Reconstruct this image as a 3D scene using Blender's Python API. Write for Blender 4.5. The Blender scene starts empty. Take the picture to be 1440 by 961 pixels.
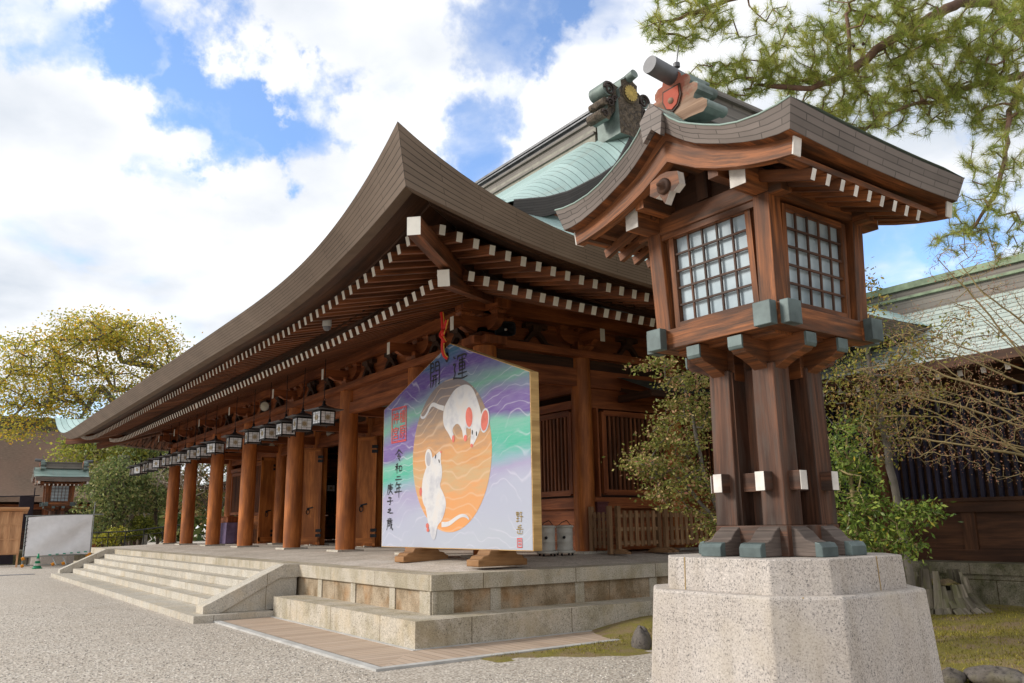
import bpy, math, random
import numpy as np
from mathutils import Vector, Matrix
random.seed(7); rng = np.random.default_rng(7)
R = math.radians
scn = bpy.context.scene
col = scn.collection

# ------------------------------------------------------------------ camera
cam = bpy.data.cameras.new('camera'); camo = bpy.data.objects.new('camera', cam); col.objects.link(camo)
cam.sensor_width = 36.0; cam.lens = 36.0 * 1161.79 / 1440.0
cam.clip_start = 0.1; cam.clip_end = 3000
_yaw, _pit, _rol = 0.9578, 0.2181, -0.0147
_f = Vector((-math.sin(_yaw)*math.cos(_pit), math.cos(_yaw)*math.cos(_pit), math.sin(_pit)))
_r = _f.cross(Vector((0, 0, 1))).normalized(); _u = _r.cross(_f)
_c, _s = math.cos(_rol), math.sin(_rol)
_r2 = _c*_r + _s*_u; _u2 = -_s*_r + _c*_u
M = Matrix((_r2, _u2, -_f)).transposed().to_4x4(); M.translation = Vector((9.021, -5.107, 1.728))
camo.matrix_world = M
scn.camera = camo

# ------------------------------------------------------------------ sky, sun, exposure
SUN_EL, SUN_AZ = R(27), R(30)          # azimuth: turned from the facade's outward normal (-Y) towards -X
sun_dir = Vector((-math.sin(SUN_AZ)*math.cos(SUN_EL), -math.cos(SUN_AZ)*math.cos(SUN_EL), math.sin(SUN_EL)))
w = bpy.data.worlds.new('World'); scn.world = w; w.use_nodes = True
nt = w.node_tree; nt.nodes.clear(); N = nt.nodes.new; L = nt.links.new
out = N('ShaderNodeOutputWorld'); mix = N('ShaderNodeMixShader'); b1 = N('ShaderNodeBackground'); b2 = N('ShaderNodeBackground')
sky = N('ShaderNodeTexSky'); sky.sky_type = 'NISHITA'; sky.sun_disc = False
sky.sun_elevation = SUN_EL; sky.sun_rotation = math.atan2(sun_dir.x, sun_dir.y)
sky.air_density = 1.0; sky.dust_density = 0.0; sky.ozone_density = 4.0; sky.altitude = 1500
b1.inputs['Strength'].default_value = 0.135
L(sky.outputs[0], b1.inputs['Color'])
tc = N('ShaderNodeTexCoord')
def vmath(op, a=None, b=None, tree=nt):
    n = tree.nodes.new('ShaderNodeVectorMath'); n.operation = op
    for i, x in enumerate((a, b)):
        if x is None: continue
        if hasattr(x, 'links'): tree.links.new(x, n.inputs[i])
        else: n.inputs[i].default_value = x
    return n
def fmath(op, a=None, b=None, c=None, tree=nt, clamp=False):
    n = tree.nodes.new('ShaderNodeMath'); n.operation = op; n.use_clamp = clamp
    for i, x in enumerate((a, b, c)):
        if x is None: continue
        if hasattr(x, 'links'): tree.links.new(x, n.inputs[i])
        else: n.inputs[i].default_value = x
    return n.outputs[0]
dirv = vmath('NORMALIZE', tc.outputs['Generated']).outputs[0]
wnz = N('ShaderNodeTexNoise'); wnz.inputs['Scale'].default_value = 9; wnz.inputs['Detail'].default_value = 6; wnz.inputs['Roughness'].default_value = .6; L(dirv, wnz.inputs['Vector'])
wob = vmath('SCALE', vmath('SUBTRACT', wnz.outputs['Color'], (.5, .5, .5)).outputs[0]); wob.inputs['Scale'].default_value = .30
dirw = vmath('NORMALIZE', vmath('ADD', dirv, wob.outputs[0]).outputs[0]).outputs[0]
sep = N('ShaderNodeSeparateXYZ'); L(dirv, sep.inputs[0])
zz = fmath('ADD', fmath('MAXIMUM', sep.outputs['Z'], 0.0), 0.22)
cmb = N('ShaderNodeCombineXYZ')
L(fmath('DIVIDE', sep.outputs['X'], zz), cmb.inputs[0]); L(fmath('DIVIDE', sep.outputs['Y'], zz), cmb.inputs[1])
cmb.inputs[2].default_value = 0.35
n1 = N('ShaderNodeTexNoise'); n1.inputs['Scale'].default_value = 3.4; n1.inputs['Detail'].default_value = 9; n1.inputs['Roughness'].default_value = 0.53; n1.inputs['Distortion'].default_value = 0.3
L(cmb.outputs[0], n1.inputs['Vector'])
n2 = N('ShaderNodeTexNoise'); n2.inputs['Scale'].default_value = 2.1; n2.inputs['Detail'].default_value = 8; n2.inputs['Roughness'].default_value = 0.5
L(vmath('ADD', cmb.outputs[0], (3.7, 1.3, 2.1)).outputs[0], n2.inputs['Vector'])
cover = fmath('MULTIPLY', fmath('SUBTRACT', n1.outputs['Fac'], 0.5), 2.2)
cover = fmath('ADD', cover, 0.97)
# breaks in the cloud cover: direction, angular radius, depth
for d, rad, a in (((-.845, .140, .516), 4.5, .95), ((-.858, .06, .51), 4.5, .8), ((-.867, .22, .448), 4.0, 1.0), ((-.850, .296, .436), 3.6, .9),
                  ((-.747, .499, .440), 4.0, .85), ((-.661, .491, .567), 4.6, .9), ((-.605, .568, .559), 4, .6), ((-.465, .842, .273), 5, .85),
                  ((-.373, .878, .301), 5, .8), ((-.994, .071, .077), 5, .8), ((-.905, .181, .385), 3.0, .45), ((-.78, .36, .51), 3.5, .3)):
    dv = Vector(d).normalized()
    dp = vmath('DOT_PRODUCT', dirw, tuple(dv)).outputs['Value']
    mr = N('ShaderNodeMapRange'); mr.interpolation_type = 'SMOOTHSTEP'
    mr.inputs['From Min'].default_value = math.cos(R(rad*1.25)); mr.inputs['From Max'].default_value = 1.0
    mr.inputs['To Min'].default_value = 0.0; mr.inputs['To Max'].default_value = -a*.82
    L(dp, mr.inputs['Value']); cover = fmath('ADD', cover, mr.outputs[0])
mr = N('ShaderNodeMapRange'); mr.interpolation_type = 'SMOOTHSTEP'
mr.inputs['From Min'].default_value = -0.06; mr.inputs['From Max'].default_value = 0.80
mr.inputs['To Min'].default_value = 0.05; mr.inputs['To Max'].default_value = 1.0
L(cover, mr.inputs['Value'])
rp = N('ShaderNodeValToRGB'); rp.color_ramp.elements[0].position = .36; rp.color_ramp.elements[0].color = (.60, .65, .72, 1)
rp.color_ramp.elements[1].position = .60; rp.color_ramp.elements[1].color = (.97, .97, .98, 1)
L(n2.outputs['Fac'], rp.inputs[0]); L(rp.outputs[0], b2.inputs['Color']); b2.inputs['Strength'].default_value = 0.515
L(mr.outputs[0], mix.inputs[0]); L(b1.outputs[0], mix.inputs[1]); L(b2.outputs[0], mix.inputs[2]); L(mix.outputs[0], out.inputs[0])

sl = bpy.data.lights.new('sun', 'SUN'); sl.energy = 1.4; sl.angle = R(15); sl.color = (1, .95, .87)
so = bpy.data.objects.new('sun', sl); col.objects.link(so); so.rotation_euler = sun_dir.to_track_quat('Z', 'Y').to_euler()
scn.view_settings.view_transform = 'Standard'; scn.view_settings.look = 'None'; scn.view_settings.exposure = 1.24; scn.view_settings.gamma = 1
scn.cycles.max_bounces = 6; scn.cycles.diffuse_bounces = 4; scn.cycles.transparent_max_bounces = 8

# ------------------------------------------------------------------ materials
def mat(name):
    m = bpy.data.materials.new(name); m.use_nodes = True
    t = m.node_tree; p = t.nodes['Principled BSDF']
    return m, t, p
def noise(t, vec, scale, detail=4, rough=.55, dist=0.):
    n = t.nodes.new('ShaderNodeTexNoise'); n.inputs['Scale'].default_value = scale; n.inputs['Detail'].default_value = detail
    n.inputs['Roughness'].default_value = rough; n.inputs['Distortion'].default_value = dist
    if vec is not None: t.links.new(vec, n.inputs['Vector'])
    return n.outputs['Fac']
def ramp(t, fac, stops):
    n = t.nodes.new('ShaderNodeValToRGB'); e = n.color_ramp.elements
    while len(e) < len(stops): e.new(.5)
    for k, (p, c) in zip(e, stops): k.position = p; k.color = (*c, 1) if len(c) == 3 else c
    t.links.new(fac, n.inputs[0]); return n.outputs[0]
def mixc(t, fac, a, b, mode='MIX'):
    n = t.nodes.new('ShaderNodeMix'); n.data_type = 'RGBA'; n.blend_type = mode
    for s, x in ((n.inputs[0], fac), (n.inputs[6], a), (n.inputs[7], b)):
        if hasattr(x, 'links'): t.links.new(x, s)
        elif isinstance(x, tuple): s.default_value = (*x, 1)
        else: s.default_value = x
    return n.outputs[2]
def coord(t, kind='Object', scale=(1, 1, 1), loc=(0, 0, 0)):
    c = t.nodes.new('ShaderNodeTexCoord'); mp = t.nodes.new('ShaderNodeMapping'); mp.inputs['Scale'].default_value = scale; mp.inputs['Location'].default_value = loc
    t.links.new(c.outputs[kind], mp.inputs[0]); return mp.outputs[0]
def wpos(t, scale=(1, 1, 1)):
    c = t.nodes.new('ShaderNodeNewGeometry'); mp = t.nodes.new('ShaderNodeMapping'); mp.inputs['Scale'].default_value = scale
    t.links.new(c.outputs['Position'], mp.inputs[0]); return mp.outputs[0]
def bump(t, p, h, strength=.3, dist=.01):
    b = t.nodes.new('ShaderNodeBump'); b.inputs['Strength'].default_value = strength; b.inputs['Distance'].default_value = dist
    t.links.new(h, b.inputs['Height']); t.links.new(b.outputs[0], p.inputs['Normal'])
def wood(name, dark, light, grain=26, rough=.6, weather=None, wamt=.5, spec=.3):
    m, t, p = mat(name)
    g = noise(t, coord(t, 'UV', (1.0, grain*1.3, 1)), 1.6, 7, .66, .5)
    g2 = noise(t, coord(t, 'UV', (.35, grain*.22, 1)), 1.5, 3, .5, .6)
    big = noise(t, coord(t, 'Object'), .9, 3)
    c = ramp(t, g, ((.36, dark), (.50, tuple((a+b)/2 for a, b in zip(dark, light))), (.66, light)))
    c = mixc(t, ramp(t, g2, ((.42, (0, 0, 0)), (.62, (1, 1, 1)))), c, tuple(x*.62 for x in dark))
    c = mixc(t, .28, c, ramp(t, big, ((.3, tuple(x*.85 for x in dark)), (.7, light))))
    if weather:
        wn = ramp(t, noise(t, coord(t, 'UV', (1.3, grain*.5, 1)), 1.1, 5, .6), ((.45, (0, 0, 0)), (.65, (wamt,)*3)))
        c = mixc(t, wn, c, weather)
    oi = t.nodes.new('ShaderNodeObjectInfo'); sc = t.nodes.new('ShaderNodeVectorMath'); sc.operation = 'SCALE'; t.links.new(c, sc.inputs[0])
    t.links.new(fmath('MULTIPLY_ADD', oi.outputs['Random'], .34, .82, tree=t), sc.inputs['Scale']); c = sc.outputs[0]      # every timber has its own tone
    t.links.new(c, p.inputs['Base Color']); p.inputs['Roughness'].default_value = rough; p.inputs['Specular IOR Level'].default_value = spec
    bump(t, p, g, .35, .006); return m
def granite(name, base, speck, warm=None, dirt=None, damt=.5, s=1.0, joint=None):
    m, t, p = mat(name); v = coord(t)
    a = noise(t, v, 60*s, 3, .65); b = noise(t, v, 110*s, 2, .5); big = noise(t, v, 1.3, 5, .6)
    c = ramp(t, a, ((.33, speck), (.40, tuple(x*.80 for x in base)), (.60, base), (.70, tuple(min(1, x*1.22) for x in base))))
    c = mixc(t, ramp(t, b, ((.60, (0, 0, 0)), (.65, (.85,)*3))), c, speck)
    if warm: c = mixc(t, ramp(t, noise(t, v, 2.3, 4), ((.5, (0, 0, 0)), (.72, (.55,)*3))), c, warm)
    if dirt:
        d = ramp(t, noise(t, wpos(t, (1.4, 1.4, 1.1)), 1.5, 6, .65), ((.44, (0, 0, 0)), (.62, (damt,)*3)))
        c = mixc(t, d, c, dirt, 'MULTIPLY')
    st = ramp(t, noise(t, wpos(t, (6, 6, .45)), 1.3, 4, .6), ((.5, (0, 0, 0)), (.72, (.35,)*3))); c = mixc(t, st, c, (.62, .58, .50), 'MULTIPLY')
    if joint:
        bt = t.nodes.new('ShaderNodeTexBrick'); t.links.new(coord(t, 'UV'), bt.inputs['Vector'])
        bt.inputs['Scale'].default_value = 1; bt.inputs['Brick Width'].default_value = joint[0]; bt.inputs['Row Height'].default_value = joint[1]
        bt.inputs['Mortar Size'].default_value = joint[2]; bt.inputs['Mortar Smooth'].default_value = .3; bt.offset = joint[3]
        bt.inputs['Color1'].default_value = (1, 1, 1, 1); bt.inputs['Color2'].default_value = (.86, .85, .83, 1); bt.inputs['Mortar'].default_value = (.42, .38, .32, 1)
        c = mixc(t, 1.0, c, bt.outputs['Color'], 'MULTIPLY')
    t.links.new(c, p.inputs['Base Color']); p.inputs['Roughness'].default_value = .8; p.inputs['Specular IOR Level'].default_value = .25
    bump(t, p, a, .25, .004); return m
def plain(name, c, rough=.6, metal=0., var=.18, spec=.4):
    m, t, p = mat(name)
    f = noise(t, coord(t), 3.5, 5, .6)
    cc = ramp(t, f, ((.3, tuple(x*(1-var) for x in c)), (.7, tuple(min(1, x*(1+var)) for x in c))))
    t.links.new(cc, p.inputs['Base Color']); p.inputs['Roughness'].default_value = rough; p.inputs['Metallic'].default_value = metal; p.inputs['Specular IOR Level'].default_value = spec
    return m
def copper(name, base, alt, seam, seamw=.1, streak=True, ofs=0.0, vertw=None):
    m, t, p = mat(name)
    uv = t.nodes.new('ShaderNodeTexCoord'); sx = t.nodes.new('ShaderNodeSeparateXYZ'); t.links.new(uv.outputs['UV'], sx.inputs[0])
    fr = fmath('FRACT', fmath('DIVIDE', sx.outputs['Y'], seam, tree=t), tree=t)
    ln = fmath('LESS_THAN', fr, seamw, tree=t)
    big = noise(t, coord(t), .9, 5, .6); fine = noise(t, coord(t, 'UV', (2.5, 9, 1)), 1.6, 5, .6)
    c = ramp(t, big, ((.3, base), (.7, alt)))
    c = mixc(t, ramp(t, fine, ((.42, (0, 0, 0)), (.75, (.6,)*3))), c, tuple(x*.72 for x in base))
    if streak:
        st = noise(t, coord(t, 'UV', (5, .35, 1)), 1.3, 4, .6)
        c = mixc(t, ramp(t, st, ((.52, (0, 0, 0)), (.75, (.45,)*3))), c, (.30, .24, .18))
    rowv = t.nodes.new('ShaderNodeTexWhiteNoise'); rowv.noise_dimensions = '1D'
    t.links.new(fmath('FLOOR', fmath('DIVIDE', sx.outputs['Y'], seam, tree=t), tree=t), rowv.inputs['W'])
    c = mixc(t, .22, c, ramp(t, rowv.outputs['Value'], ((0, tuple(x*.6 for x in base)), (1, tuple(min(1, x*1.25) for x in alt)))))
    if vertw:
        fx = fmath('FRACT', fmath('DIVIDE', sx.outputs['X'], vertw, tree=t), tree=t)
        ln = fmath('MAXIMUM', ln, fmath('LESS_THAN', fx, .012, tree=t), tree=t)
    c = mixc(t, ln, c, tuple(x*.28 for x in base))
    t.links.new(c, p.inputs['Base Color']); p.inputs['Roughness'].default_value = .55; p.inputs['Specular IOR Level'].default_value = .3
    bump(t, p, fmath('SUBTRACT', 1.0, fr, tree=t), .5, .02); return m
def layered(name, base, row, width, var=.25, line=.25):
    m, t, p = mat(name)
    bt = t.nodes.new('ShaderNodeTexBrick'); t.links.new(coord(t, 'UV'), bt.inputs['Vector'])
    bt.inputs['Scale'].default_value = 1; bt.inputs['Brick Width'].default_value = width; bt.inputs['Row Height'].default_value = row
    bt.inputs['Mortar Size'].default_value = row*.10; bt.inputs['Mortar Smooth'].default_value = .2
    bt.inputs['Color1'].default_value = (*base, 1); bt.inputs['Color2'].default_value = (*[x*(1-var) for x in base], 1); bt.inputs['Mortar'].default_value = (*[x*line for x in base], 1)
    n = noise(t, coord(t, 'UV', (.7, 6, 1)), 2, 5, .6)
    c = mixc(t, ramp(t, n, ((.35, (0, 0, 0)), (.75, (.5,)*3))), bt.outputs['Color'], tuple(x*.62 for x in base))
    c = mixc(t, ramp(t, noise(t, coord(t), 1.1, 4), ((.4, (0, 0, 0)), (.75, (.4,)*3))), c, tuple(min(1, x*1.35) for x in base))
    t.links.new(c, p.inputs['Base Color']); p.inputs['Roughness'].default_value = .6; p.inputs['Specular IOR Level'].default_value = .3
    bump(t, p, bt.outputs['Fac'], -.35, .006); return m
def leafmat(name, stops, trans=.35, rough=.55):
    m, t, p = mat(name)
    uv = t.nodes.new('ShaderNodeTexCoord'); sx = t.nodes.new('ShaderNodeSeparateXYZ'); t.links.new(uv.outputs['UV'], sx.inputs[0])
    c = ramp(t, sx.outputs['X'], stops)
    v = fmath('MULTIPLY_ADD', sx.outputs['Y'], .7, .62, tree=t)
    sc = t.nodes.new('ShaderNodeVectorMath'); sc.operation = 'SCALE'; t.links.new(c, sc.inputs[0]); t.links.new(v, sc.inputs['Scale'])
    c = sc.outputs[0]
    t.links.new(c, p.inputs['Base Color']); p.inputs['Roughness'].default_value = rough; p.inputs['Specular IOR Level'].default_value = .25
    tr = t.nodes.new('ShaderNodeBsdfTranslucent'); t.links.new(c, tr.inputs['Color'])
    mx = t.nodes.new('ShaderNodeMixShader'); mx.inputs[0].default_value = trans
    t.links.new(p.outputs[0], mx.inputs[1]); t.links.new(tr.outputs[0], mx.inputs[2])
    t.links.new(mx.outputs[0], t.nodes['Material Output'].inputs[0]); return m

WD_COL = wood('column_wood', (.30, .085, .020), (.64, .215, .050), 12, .5, (.17, .055, .02), .4)
WD_BEAM = wood('beam_wood', (.16, .042, .015), (.42, .135, .042), 18, .55)
WD_RAFT = wood('rafter_wood', (.085, .034, .018), (.35, .12, .045), 20, .6)
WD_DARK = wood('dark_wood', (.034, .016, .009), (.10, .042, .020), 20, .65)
WD_DOOR = wood('door_wood', (.34, .10, .022), (.70, .26, .062), 10, .5, (.20, .062, .018), .4)
WD_LAN = wood('lantern_wood', (.060, .022, .010), (.44, .150, .045), 17, .6, (.045, .024, .014), .85)
WD_LEG = wood('weathered_leg_wood', (.030, .014, .009), (.19, .080, .042), 16, .65, (.075, .055, .044), .8)
WD_GREY = wood('grey_foot_wood', (.07, .052, .044), (.27, .21, .175), 22, .75, (.10, .08, .068), .6)
WD_PALE = wood('pale_wood', (.52, .30, .11), (.72, .50, .22), 14, .55, (.42, .25, .09), .4)
WD_FOOT = wood('foot_wood', (.22, .10, .035), (.46, .25, .11), 12, .6)
WD_FENCE = wood('fence_wood', (.19, .10, .048), (.42, .25, .13), 14, .7)
WD_OFUDA = wood('board_wood', (.50, .25, .12), (.72, .42, .22), 8, .6)
WHITE = plain('white_lime_paint', (.74, .71, .64), .7, 0, .10)
WHITE_W = plain('worn_white_paint', (.62, .58, .53), .75, 0, .35)
TEALCAP = plain('copper_cap', (.095, .125, .122), .5, .2, .45)
FASCIA = layered('layered_eave_edge', (.165, .118, .088), .105, 1.7, .14, .32)
LFASCIA = layered('lantern_eave_edge', (.20, .165, .145), .057, .42, .35, .22)
VERGE = layered('dark_verge_edge', (.085, .072, .068), .06, 1.2, .3, .35)
TEAL = copper('green_copper_roof', (.31, .45, .425), (.41, .54, .515), .235, .09)
TEAL_L = copper('lantern_copper_roof', (.20, .285, .255), (.31, .40, .35), .12, .07)
TEAL_C = copper('pale_copper_roof', (.40, .52, .44), (.55, .64, .55), .26, .10)
RIDGE = layered('ridge_copper', (.20, .175, .15), .12, 2.2, .3, .4)
RIDGE_G = plain('ridge_green', (.20, .19, .15), .6, .1, .4)
PATINA = plain('patina_copper', (.145, .180, .162), .55, .2, .4)
GREYMET = plain('dull_metal', (.12, .12, .125), .5, .5, .3)
IRON = plain('black_iron', (.022, .022, .024), .45, .6, .3)
GRAN_L = granite('pink_granite', (.525, .472, .428), (.13, .125, .125), (.50, .44, .36), (.84, .81, .77), .5)
GRAN_P = granite('podium_granite', (.58, .52, .43), (.16, .14, .11), (.56, .45, .30), (.60, .57, .44), .6, .8, (1.9, 5, .010, .5))
GRAN_W = granite('podium_panel_granite', (.47, .37, .26), (.15, .12, .09), (.46, .24, .09), (.5, .45, .36), .9, .8, (2.4, 5, .008, .5))
GRAN_S = granite('step_granite', (.62, .575, .50), (.26, .24, .21), (.60, .50, .36), (.78, .75, .68), .5, .8, (1.5, 5, .008, .5))
GRAN_F = granite('floor_granite', (.70, .63, .555), (.30, .27, .24), None, (.72, .69, .65), .6, .5, (1.2, .9, .006, .5))
MORTAR = plain('mortar', (.36, .25, .11), .9)
# ------------------------------------------------------------------ mesh builder
class MB:
    def __init__(s, o=(0, 0, 0)): s.v = []; s.f = []; s.uv = []; s.m = []; s.s = []; s.o = Vector(o)
    def face(s, pts, mat=0, uv=None, smooth=False):
        i = len(s.v); s.v += [tuple(p) for p in pts]; s.f.append(tuple(range(i, i+len(pts))))
        if uv is None:
            p0 = Vector(pts[0]); e = (Vector(pts[1])-p0); l = e.length or 1; e = e/l
            n = e.cross(Vector(pts[-1])-p0); n = n.normalized() if n.length else Vector((0, 0, 1)); g = n.cross(e)
            uv = [((Vector(p)-p0).dot(e), (Vector(p)-p0).dot(g)) for p in pts]
        s.uv += uv; s.m.append(mat); s.s.append(smooth)
    def beam(s, p0, p1, wd, h, up=(0, 0, 1), mat=0, e0=None, e1=None, w1=None, h1=None, tex=True):
        p0, p1 = Vector(p0), Vector(p1); d = p1-p0; ln = d.length; d.normalize(); up = Vector(up)
        sd = d.cross(up); sd = sd.normalized() if sd.length > 1e-6 else Vector((1, 0, 0)); u = sd.cross(d)
        w1 = wd if w1 is None else w1; h1 = h if h1 is None else h1
        A = [p0+sd*wd/2*a+u*h/2*b for a, b in ((-1, -1), (1, -1), (1, 1), (-1, 1))]
        B = [p1+sd*w1/2*a+u*h1/2*b for a, b in ((-1, -1), (1, -1), (1, 1), (-1, 1))]
        ro = random.random()*40; rv = random.random()*9
        acc = 0
        for k in range(4):
            j = (k+1) % 4; ww = (wd, h, wd, h)[k]
            s.face((A[k], B[k], B[j], A[j]), mat, [(ro, rv+acc), (ro+ln, rv+acc), (ro+ln, rv+acc+ww), (ro, rv+acc+ww)]); acc += ww
        q = [(ro, rv), (ro, rv+wd), (ro+h, rv+wd), (ro+h, rv)]
        s.face(A, mat if e0 is None else e0, q)
        s.face(B[::-1], mat if e1 is None else e1, q)
    def box(s, lo, hi, mat=0):
        lo, hi = Vector(lo), Vector(hi); d = hi-lo; c = (lo+hi)/2
        ax = max(range(3), key=lambda i: d[i])
        a = Vector(c); b = Vector(c); a[ax] = lo[ax]; b[ax] = hi[ax]
        if ax == 2: s.beam(a, b, d[0], d[1], (0, 1, 0), mat)
        elif ax == 0: s.beam(a, b, d[1], d[2], (0, 0, 1), mat)
        else: s.beam(a, b, d[0], d[2], (0, 0, 1), mat)
    def prism(s, poly, o, ux, uy, dv, mat=0, side=None, endm=None, smooth_side=False):
        o, ux, uy, dv = Vector(o), Vector(ux), Vector(uy), Vector(dv); side = mat if side is None else side
        A = [o+ux*x+uy*y for x, y in poly]; B = [p+dv for p in A]
        uvp = [(x, y) for x, y in poly]
        ar = sum(poly[i][0]*poly[(i+1) % len(poly)][1]-poly[(i+1) % len(poly)][0]*poly[i][1] for i in range(len(poly)))
        flip = (ar > 0) == (ux.cross(uy).dot(dv) > 0)
        s.face(A[::-1] if flip else A, mat, uvp[::-1] if flip else uvp); s.face(B if flip else B[::-1], mat if endm is None else endm, uvp if flip else uvp[::-1])
        acc = 0; n = len(A); dl = dv.length
        for k in range(n):
            j = (k+1) % n; l = (A[j]-A[k]).length
            q = (A[k], A[j], B[j], B[k]); u = [(0, acc), (0, acc+l), (dl, acc+l), (dl, acc)]
            if not flip: q, u = q[::-1], u[::-1]
            s.face(q, side, u, smooth_side); acc += l
    def grid(s, P, mat=0, uv=None, smooth=True, flip=False):
        nr, nc = len(P), len(P[0]); i0 = len(s.v)
        for r in P:
            for p in r: s.v.append(tuple(p))
        for r in range(nr-1):
            for c in range(nc-1):
                q = [(r, c), (r, c+1), (r+1, c+1), (r+1, c)]
                if flip: q = q[::-1]
                s.f.append(tuple(i0+a*nc+b for a, b in q))
                s.uv += [uv[a][b] if uv else (a, b) for a, b in q]; s.m.append(mat); s.s.append(smooth)
    def tube(s, pts, rad, n=6, mat=0, cap=True, smooth=True, ref=None):
        pts = [Vector(p) for p in pts]; m = len(pts)
        if not hasattr(rad, '__len__'): rad = [rad]*m
        rows = []; uv = []; ln = 0; prev = None
        for i, p in enumerate(pts):
            d = (pts[min(i+1, m-1)]-pts[max(i-1, 0)])
            d = d.normalized() if d.length > 1e-9 else Vector((0, 0, 1))
            if prev is None: a = d.orthogonal().normalized() if ref is None else (Vector(ref)-d*d.dot(Vector(ref))).normalized()
            else:
                a = prev-d*prev.dot(d); a = a.normalized() if a.length > 1e-6 else d.orthogonal().normalized()
            prev = a; b = d.cross(a)
            if i: ln += (p-pts[i-1]).length
            rows.append([p+(a*math.cos(2*math.pi*k/n)+b*math.sin(2*math.pi*k/n))*rad[i] for k in range(n+1)])
            uv.append([(ln, 2*math.pi*rad[i]*k/n) for k in range(n+1)])
        s.grid(rows, mat, uv, smooth, True)
        if cap:
            s.face(rows[0][:n], mat); s.face(rows[-1][:n][::-1], mat)
    def lathe(s, prof, c=(0, 0, 0), n=24, mat=0, smooth=True, axis=(0, 0, 1)):
        ax = Vector(axis).normalized(); a = ax.orthogonal().normalized(); b = ax.cross(a); c = Vector(c)
        rows = []; uv = []; ln = 0
        for i, (r, z) in enumerate(prof):
            if i: ln += math.hypot(r-prof[i-1][0], z-prof[i-1][1])
            rows.append([c+ax*z+(a*math.cos(2*math.pi*k/n)+b*math.sin(2*math.pi*k/n))*r for k in range(n+1)])
            uv.append([(ln, r*2*math.pi*k/n) for k in range(n+1)])
        s.grid(rows, mat, uv, smooth, True)
    def mesh(s, name, mats, off=(0, 0, 0)):
        me = bpy.data.meshes.new(name); ox, oy, oz = off
        me.from_pydata([(x-ox, y-oy, z-oz) for x, y, z in s.v], [], s.f)
        ul = me.uv_layers.new(name='UVMap'); ul.data.foreach_set('uv', [c for q in s.uv for c in q])
        for m_ in (mats if isinstance(mats, (list, tuple)) else [mats]): me.materials.append(m_)
        me.polygons.foreach_set('material_index', s.m); me.polygons.foreach_set('use_smooth', s.s)
        me.update(); return me
    def build(s, name, mats, parent=None, bevel=0, origin=None, label=None):
        rt = root_of(parent) if parent else None
        if parent: off = rt.get('_o', (0, 0, 0))
        elif origin: off = origin
        else:
            xs, ys, zs = zip(*s.v); off = ((min(xs)+max(xs))/2, (min(ys)+max(ys))/2, min(zs))
        o = bpy.data.objects.new(name, s.mesh(name, mats, off)); col.objects.link(o)
        if parent: o.parent = parent
        else: o.location = off
        if label: o['label'] = label
        if bevel:
            b = o.modifiers.new('bevel', 'BEVEL'); b.width = bevel; b.segments = 2; b.limit_method = 'ANGLE'; b.angle_limit = R(40)
        return o
def root_of(o):
    while o.parent: o = o.parent
    return o
ORIG = []
def thing(name, label, cat, loc=(0, 0, 0), group=None, local=False, rz=0):
    o = bpy.data.objects.new(name, None); o.empty_display_size = .2; col.objects.link(o); o.location = loc; o.rotation_euler = (0, 0, rz)
    if not local: o['_o'] = tuple(loc)
    ORIG.append(o); tag(o, label, cat, group); return o
def tag(o, label, cat, group=None):
    o['label'] = label; o['category'] = cat
    if group: o['group'] = group
    return o
def kind(o, k): o['kind'] = k; return o
def copy_tree(o, parent=None):
    c = o.copy(); col.objects.link(c)
    if parent: c.parent = parent
    for ch in list(o.children): copy_tree(ch, c)
    return c
def weld(o):
    import bmesh
    b = bmesh.new(); b.from_mesh(o.data); bmesh.ops.remove_doubles(b, verts=b.verts, dist=1e-5); bmesh.ops.recalc_face_normals(b, faces=b.faces); b.to_mesh(o.data); b.free(); return o

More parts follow.
